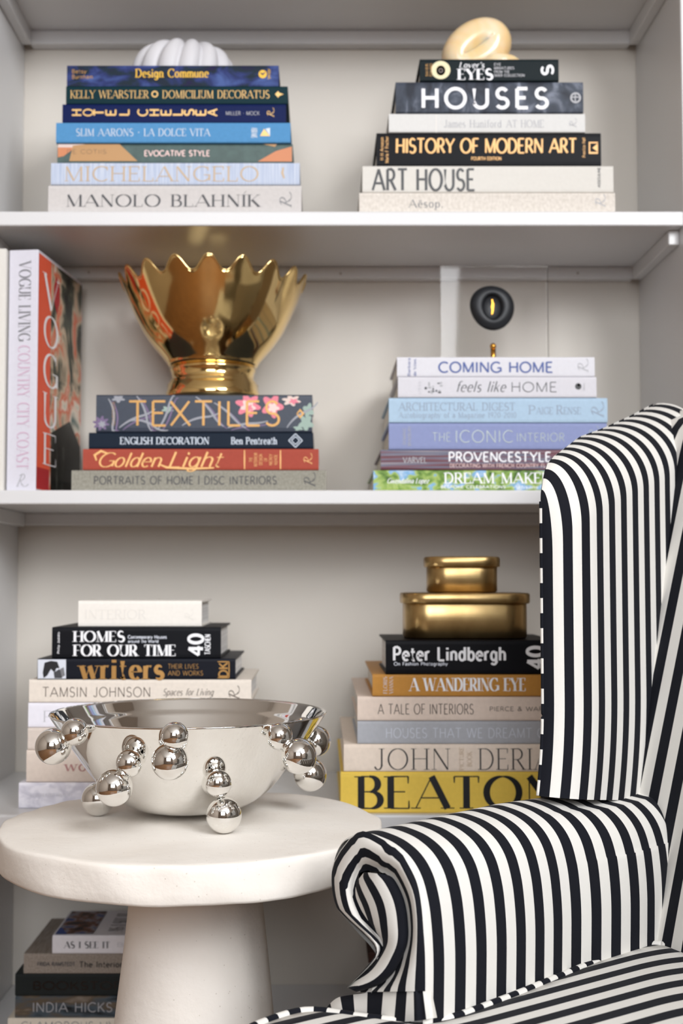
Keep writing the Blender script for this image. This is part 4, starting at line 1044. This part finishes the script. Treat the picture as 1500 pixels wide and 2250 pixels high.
def pair(big, small):
    """a stud ball touching the bowl and a larger ball on top of it, each where its ray meets them"""
    cand = [(gap(at(small[0], small[1], D)), D) for D in [1.06 + .002 * k for k in range(140)]]
    D = next((D for g, D in cand if g <= .80 * RS), None)
    if D is None: D = min(cand)[1]
    s_ = at(small[0], small[1], D)
    cb_ = [(abs((at(big[0], big[1], D + dd) - s_).length - (RS + RB - .0035)), dd) for dd in [-.035 + .001 * k for k in range(71)]]
    m0 = min(c for c, _ in cb_); dd = min((d for c, d in cb_ if c <= m0 + .0006), key=abs)
    ball('stud_ball', s_, RS); ball('ball', at(big[0], big[1], D + dd), RB)
for b_, s_ in (((117, 1640), (164, 1608)), ((251, 1731), (285, 1677)), ((373, 1673), (384, 1617)), ((656, 1661), (613, 1618))): pair(b_, s_)
for b_, d1, s_, d2 in (((681, 1702), 1.262, (652, 1664), 1.258), ((692, 1628), 1.32, (664, 1602), 1.31)):
    ball('stud_ball', at(*s_, d2), RS); ball('ball', at(*b_, d1), RB)
feet = [Vector((-.091, 1.165)), Vector((-.224, 1.25)), Vector((-.084, 1.322))]
for k_, f_ in enumerate(feet):
    c = Vector((f_.x, f_.y, TZ + RB + .0001)); ball('ball_foot', c, RB)
    if k_ == 0:
        D_ = next(D for D in [1.06 + .002 * q for q in range(140)] if gap(at(479, 1721, D)) <= .8 * RS); sp = at(479, 1721, D_)
    else:
        dv = (AX - f_).normalized(); sp = c + Vector((dv.x * .012, dv.y * .012, .0255))
    ball('stud_ball', sp, RS)

# ------------------------------------------------------------------ striped wing chair
m, nt, b = nodes_of('striped_twill')
uv = nt.nodes.new('ShaderNodeUVMap'); uv.uv_map = 'weave'
sx_ = nt.nodes.new('ShaderNodeSeparateXYZ'); fr = nt.nodes.new('ShaderNodeMath'); fr.operation = 'FRACT'; gt = nt.nodes.new('ShaderNodeMath'); gt.operation = 'GREATER_THAN'; gt.inputs[1].default_value = .5
mx = nt.nodes.new('ShaderNodeMix'); mx.data_type = 'RGBA'
mx.inputs[6].default_value = srgb(222, 219, 213); mx.inputs[7].default_value = srgb(17, 19, 27)
tc = nt.nodes.new('ShaderNodeTexCoord'); n = nt.nodes.new('ShaderNodeTexNoise'); n.inputs['Scale'].default_value = 900; n.inputs['Detail'].default_value = 2
bp = nt.nodes.new('ShaderNodeBump'); bp.inputs['Strength'].default_value = .18; bp.inputs['Distance'].default_value = .0006
nt.links.new(uv.outputs[0], sx_.inputs[0]); nt.links.new(sx_.outputs[0], fr.inputs[0]); nt.links.new(fr.outputs[0], gt.inputs[0]); nt.links.new(gt.outputs[0], mx.inputs[0])
nt.links.new(mx.outputs[2], b.inputs['Base Color']); nt.links.new(tc.outputs['Object'], n.inputs[0]); nt.links.new(n.outputs['Fac'], bp.inputs['Height']); nt.links.new(bp.outputs[0], b.inputs['Normal'])
b.inputs['Roughness'].default_value = .85; b.inputs['Sheen Weight'].default_value = .02; b.inputs['Specular IOR Level'].default_value = .2
STRIPE = m
LEGW = mottled('dark_walnut', [(.3, srgb(58, 38, 26)), (.7, srgb(84, 56, 38))], (8, 8, 2), .35)
PER = .0266
SEATZ = EYE - .339
P0 = Vector((.279, 1.15, SEATZ))
Fd = Vector((-.7071, -.7071, 0)); Ud = Vector((-.7071, .7071, 0)); Zd = Vector((0, 0, 1))
Bd = Vector((.47, -.8827, 0)); Nb = Vector((.8827, .47, 0))         # along the inside back / away from the sitter
CC = P0 + Bd * .27                                              # middle of the back at the seat
chair = empty('wing_chair', (CC.x - .2, CC.y - .1, 0), 'wing chair in navy and white stripes with scrolled arms, at the right', 'armchair')
CO = Vector(chair.location)
def mirror(v):
    v = Vector(v); return v - Bd * (2 * (v - CC).dot(Bd))
def cpiece(name, V, Fc, mat=STRIPE, uvs=None, smooth=True, both=True, parent=None, subsurf=0):
    o = link_mesh(name, [Vector(v) - CO for v in V], Fc, mat, parent or chair, uvs=uvs, smooth=smooth, subsurf=subsurf)
    if both: link_mesh(name, [mirror(v) - CO for v in V], [tuple(reversed(f)) for f in Fc], mat, chair, uvs=uvs if uvs is None or len(uvs) == len(V) else None, smooth=smooth, subsurf=subsurf)
    return o
def L3(s, u, z): return P0 + Fd * s + Ud * u + Zd * (z - SEATZ)
def grid(rows, uvf):
    """rows of points -> mesh with a uv per vertex"""
    V, Fc, U = [], [], []; n = len(rows[0])
    for i, r_ in enumerate(rows):
        for j, p in enumerate(r_): V.append(p); U.append(uvf(i, j))
    for i in range(len(rows) - 1):
        for j in range(n - 1): Fc.append((i * n + j, i * n + j + 1, (i + 1) * n + j + 1, (i + 1) * n + j))
    return V, Fc, U
# --- arm: profile (u, z below the eye) from the seat up the inside, over the roll, round the scroll and down the outside
SF = .285
def ez(z): return EYE + z
AP = [(-.003, -.365), (-.002, -.339), (-.0025, -.315), (-.0028, -.290), (-.0015, -.268), (.0015, -.248), (.008, -.2295), (.019, -.2165), (.034, -.2085), (.050, -.2048), (.066, -.204), (.083, -.209), (.094, -.222), (.099, -.240), (.0985, -.255), (.091, -.269), (.080, -.2765), (.066, -.285), (.054, -.292), (.0475, -.300), (.050, -.318), (.058, -.345), (.06, -.40)]
APd = resample(AP, 110)
NSG = 40
rows = []
for i in range(NSG + 1):
    s = -.15 + (SF - .012 + .15) * i / NSG
    back = max(0, 1 - max(0, s) / .09)
    rows.append([L3(s, u - .012 * back * (1 if u < .03 else 0) + .0, ez(z - .004 * back * (1 if z > -.25 else 0))) for u, z in APd])
# rounded front edge of the upholstery
cen = (.05, -.25)
for f, ds in ((.35, .006), (.7, .0105), (1.0, .012)):
    rows.append([L3(SF - .012 + ds, u + (cen[0] - u) * .05 * f ** 2, ez(z + (cen[1] - z) * .05 * f ** 2)) for u, z in APd])
ss = [-.15 + (SF - .012 + .15) * i / NSG for i in range(NSG + 1)] + [SF - .005, SF + .0, SF + .005]
PH_ARM = .46 - (SF + .004) / PER
V, Fc, U = grid(rows, lambda i, j: (ss[i] / PER + PH_ARM, j * .05))
arm = cpiece('arm', V, Fc, uvs=U)
# --- front of the arm: pleated border running round the scroll, then a narrow S-shaped facing
def onfront(px, py, s):
    o = Vector((0, 0, EYE)); d = ray(px, py); q = P0 + Fd * s
    t = (q - o).dot(Fd) / d.dot(Fd); return o + d * t
fr_r = [(783, 2180), (831, 2165), (862, 2140), (881, 2108), (893, 2080), (897, 2054), (896, 2027), (893, 2000), (886, 1972), (874, 1945), (862, 1928)]
fr_t = [(845, 1919), (825, 1915), (805, 1913), (790, 1918)]
fr_l = [(783, 1940), (781, 1967), (788, 1988), (797, 2006), (812, 2028), (826, 2047), (838, 2066), (841, 2082), (832, 2103), (809, 2130), (786, 2150), (763, 2170)]
facing_px = resample(fr_r, 26) + resample(fr_t, 10) + resample(fr_l, 26)
rim_px = resample([(934, 2178), (934, 2130), (933, 2090), (930, 2045), (926, 1995), (919, 1952), (908, 1921), (885, 1879)], 26) + resample([(868, 1863), (840, 1844), (797, 1826), (768, 1842)], 10) + resample([(748, 1868), (732, 1898), (728, 1930), (731, 1965), (740, 1995), (758, 2016), (785, 2040), (815, 2068), (826, 2090), (818, 2108), (795, 2135), (760, 2172)], 26)
rows = []; NBD = 12
for i in range(NBD + 1):
    t = i / NBD
    row = []
    for (ax_, ay_), (bx_, by_) in zip(rim_px, facing_px):
        s = SF + .0005 + .007 * math.sin(PI * min(1, t * 1.15)) ** .7 - .003 * t
        row.append(onfront(ax_ + (bx_ - ax_) * t, ay_ + (by_ - ay_) * t, s))
    rows.append(row)
lens = [0.0] * len(rim_px); UU = []
for i in range(NBD + 1):
    if i:
        for j in range(len(lens)): lens[j] += (Vector(rows[i][j]) - Vector(rows[i - 1][j])).length
    UU.append(list(lens))
pl = lambda j: .25 * (1 if (j * 11 // 62) % 2 else -1) if 26 < j < 52 else 0     # the pleats shift the stripes in steps
V, Fc, U = grid(rows, lambda i, j: (UU[i][j] * 1.6 / PER + .5 + pl(j) * .3, j * .05))
cpiece('arm_border', V, Fc, uvs=U)
R_ = resample(fr_r + [(850, 1922)], 36); Lf = list(reversed(resample([(800, 1916)] + fr_l, 36)))
rows = []
for (xa, ya), (xb, yb) in zip(Lf, R_):
    row = []
    for k_ in range(13):
        t = k_ / 12
        row.append(onfront(xa + (xb - xa) * t, ya + (yb - ya) * t, SF + .0005 + .007 * math.sin(PI * t) ** .6))
    rows.append(row)
V, Fc, U = grid(rows, lambda i, j: (.98 - (Vector(rows[i][12]) - Vector(rows[i][j])).length / .0172, i * .1))
cpiece('arm_facing', V, Fc, uvs=U)
# --- foot of the arm front, fabric fanning out over the base
topc = resample([(932, 2100), (918, 2120), (905, 2135), (893, 2140), (868, 2150), (836, 2168), (800, 2182), (770, 2186), (742, 2192), (722, 2208), (711, 2226)], 44)
botc = resample([(960, 2236), (930, 2241), (905, 2244), (885, 2245), (860, 2245), (830, 2244), (800, 2241), (775, 2238), (750, 2234), (728, 2231), (711, 2229)], 44)
rows = []
for i in range(13):
    t = i / 12
    rows.append([onfront(a[0] + (b_[0] - a[0]) * t, a[1] + (b_[1] - a[1]) * t, SF - .004 + .010 * math.sin(PI * (.15 + .85 * t) * .6) + (-.012 if j < 3 else -.004 if j < 6 else 0)) for j, (a, b_) in enumerate(zip(topc, botc))])
V, Fc, U = grid(rows, lambda i, j: (.1 + j / 43 * 5.0, i * .1))
cpiece('arm_foot', V, Fc, uvs=U)

# --- wing
W0 = Vector((.231, 1.13, 0)); WD = Vector((.63, .776, 0)).normalized(); REC, NB0 = .29, .037; WU = Vector((-WD.y, WD.x, 0))
ztab = [(0, .078), (.006, .091), (.013, .101), (.0228, .110), (.045, .119), (.08, .1294), (.135, .1462), (.20, .163), (.27, .184), (.397, .226)]
def wtop(d):
    for (a, za), (b_, zb) in zip(ztab, ztab[1:]):
        if d <= b_: return EYE + za + (zb - za) * (d - a) / (b_ - a)
    return EYE + ztab[-1][1]
ZW0 = EYE - .199
def dmax(z):
    """where the wing meets the inside back at height z"""
    return (REC * (z - SEATZ) + NB0 + (P0 - W0).dot(Nb)) / WD.dot(Nb) + .03
def roll(e, R):
    if e >= R: return 0.0
    return R - math.sqrt(max(0, R * R - (R - e) ** 2))
ND, NZ = 56, 60
rows = []; Uw = []
for j in range(NZ + 1):
    tz = 1 - (1 - j / NZ) ** 1.7
    row = []; ur = []
    for i in range(ND + 1):
        td = (i / ND) ** 1.6
        zz = ZW0 + .25 * tz                       # first guess for the depth at this height
        d = td * (dmax(ZW0 + (wtop(.2) - ZW0) * tz) + .05 * tz)
        zb = ZW0 - .136 * d; z = zb + (wtop(d) - zb) * tz
        flare = -.011 * max(0, 1 - (z - ZW0) / .09) ** 2
        ra, rb = roll(d, .046) / .046, roll(wtop(d) - z, .06) / .06; mx_ = .032 + .030 * min(1, d / .13); off = mx_ * (1 - (1 - ra) * (1 - rb))
        p = W0 + WD * (d + flare) + WU * min(off, .062); row.append(Vector((p.x, p.y, z)))
        ur.append((d - .62 * roll(d, .046)) / .0264)
    rows.append(row); Uw.append(ur)
PH_W = .62
V, Fc, U = grid(rows, lambda i, j: (Uw[i][j] + PH_W, i * .05))
cpiece('wing', V, Fc, uvs=U)
# outside of the wing
rows2 = []
for row in rows:
    r2 = []
    for i, p in enumerate(row):
        td = (i / ND) ** 1.6; lo = (p - W0).dot(WU)
        r2.append(Vector((W0.x, W0.y, 0)) + WD * ((p - W0).dot(WD)) + WU * max(lo + .0005, .0325 + .035 * min(1, td * 2.2)) + Zd * p.z)
    rows2.append(r2)
V, Fc, U = grid(rows2, lambda i, j: (Uw[i][j] + .3, i * .05))
cpiece('wing_outside', V, [tuple(reversed(f)) for f in Fc], uvs=U)
edge = [rows2[j][0] for j in range(NZ + 1)]
def piping(name, pts, r, per=.0125, closed=False, both=True):
    P = [Vector(p) for p in pts]; out = [P[0]]; acc = [0.0]
    for a, b_ in zip(P, P[1:] + ([P[0]] if closed else [])):
        n_ = max(1, int((b_ - a).length / .003))
        for q in range(1, n_ + 1): out.append(a.lerp(b_, q / n_)); acc.append(acc[-1] + (b_ - a).length / n_)
    mb = MB().tube(out, r, 10, False); U = [(acc[min(i // 10, len(acc) - 1)] / per, 0) for i in range(len(mb.v))]
    return cpiece(name, mb.v, mb.f, uvs=U, both=both)
piping('wing_piping', [p + WD * .0008 for p in edge[:-6]], .0017, .028)

# --- inside back (reclined) and outside back
BH = .56; BW = .54
rows = []
for i in range(41):
    t = i / 40; h = -.03 + t * BH
    row = []
    for j in range(61):
        a = -.14 + (BW + .28) * j / 60
        bulge = .022 * math.sin(PI * min(1, max(0, a / BW))) ** .7 * math.sin(PI * min(1, t * .95 + .05)) ** .6
        roll_ = roll(max(0, BH - (h + .03)), .05) * .9
        row.append(P0 + Bd * a + Nb * (NB0 + REC * h - bulge + roll_) + Zd * h)
    rows.append(row)
V, Fc, U = grid(rows, lambda i, j: ((-.14 + (BW + .28) * j / 60) / PER * .98 + .15, i * .1))
cpiece('inside_back', V, Fc, uvs=U, both=False)
rows = []
for i in range(31):
    t = i / 30; h = -.34 + t * (BH + .31)
    rows.append([P0 + Bd * (-.15 + (BW + .30) * j / 30) + Nb * (REC * max(h, 0) + .10 * max(0, 1 - max(0, h) / BH) + .03 + NB0) + Zd * h for j in range(31)])
V, Fc, U = grid(rows, lambda i, j: ((BW * j / 30) / PER, i * .1))
cpiece('outside_back', V, [tuple(reversed(f)) for f in Fc], uvs=U, both=False)

# --- seat cushion, T shaped
S0 = Vector((-.85, -.527, 0)).normalized(); S1 = Vector((-S0.y, S0.x, 0))
zs = SEATZ
outl = [atz(x, y, zs) for x, y in ((1420, 2066), (1361, 2069), (1233, 2122), (1100, 2176), (977, 2221), (930, 2234), (876, 2238), (815, 2235), (753, 2229), (700, 2220), (662, 2219), (630, 2226), (590, 2240), (555, 2252))]
far = [Vector((p.x, p.y, 0)) - Ud * (.0165, .0165, .0165, .0165, .0165, .0165, .014, .010, .006, .003)[min(i, 9)] for i, p in enumerate(outl)]
front_far = far[-1] + Vector((-.5, -.866, 0)) * .05
far.append(front_far)
near = [Vector((mirror((p.x, p.y, zs)).x, mirror((p.x, p.y, zs)).y, 0)) for p in far]
loop = far + list(reversed(near))
def smooth_loop(P, n):
    Q = P + [P[0]]; d = [0]
    for a, b_ in zip(Q, Q[1:]): d.append(d[-1] + (b_ - a).length)
    out = []
    for k_ in range(n):
        s = d[-1] * k_ / n
        for i in range(len(Q) - 1):
            if d[i] <= s <= d[i + 1]: out.append(Q[i].lerp(Q[i + 1], (s - d[i]) / ((d[i + 1] - d[i]) or 1))); break
    for _ in range(3): out = [(out[i - 1] + out[i] * 2 + out[(i + 1) % n]) / 4 for i in range(n)]
    return out
LP = smooth_loop(loop, 260); cen = sum(LP, Vector()) / len(LP)
V, Fc, U = [], [], []
lev = [(1.0, -.10), (1.004, -.07), (1.004, -.035), (1.0, -.004), (.99, .001)] + [(1 - .99 * (k_ / 14), .001 + .012 * (1 - (1 - k_ / 14) ** 1.8)) for k_ in range(1, 15)]
for f, dz in lev:
    for p in LP:
        q = cen + (p - cen) * f; V.append(Vector((q.x, q.y, zs + dz))); U.append(((q - cen).dot(S1) / PER + .2, f))
n_ = len(LP)
for j in range(len(lev) - 1):
    for i in range(n_): Fc.append((j * n_ + i, j * n_ + (i + 1) % n_, (j + 1) * n_ + (i + 1) % n_, (j + 1) * n_ + i))
cush = cpiece('seat_cushion', V, Fc, uvs=U, both=False)
piping('seat_piping', [Vector((p.x, p.y, zs + .0005)) for p in LP], .0034, .0225, True, both=False)
# --- seat rail and legs
V, Fc = [], []
for f, z in ((.97, zs - .10), (.97, .2)):
    for p in LP:
        q = cen + (p - cen) * f; V.append(Vector((q.x, q.y, z)))
for i in range(n_): Fc.append((i, (i + 1) % n_, n_ + (i + 1) % n_, n_ + i))
Fc.append(tuple(range(n_))); Fc.append(tuple(range(2 * n_ - 1, n_ - 1, -1)))
cpiece('seat_rail', V, Fc, uvs=[((Vector(v) - CO).dot(S1) / PER, 0) for v in V], both=False, smooth=False)
for q in (far[-2], far[1] + Nb * .04, near[-2], near[1] + Nb * .04):
    c_ = q + (cen - q) * .12
    mb = MB().lathe([(0, .215), (.026, .215), (.024, .16), (.018, .08), (.014, .012), (.016, 0), (0, 0)], 20, (c_.x - CO.x, c_.y - CO.y, 0))
    mb.build('leg', LEGW, chair, smooth=True)
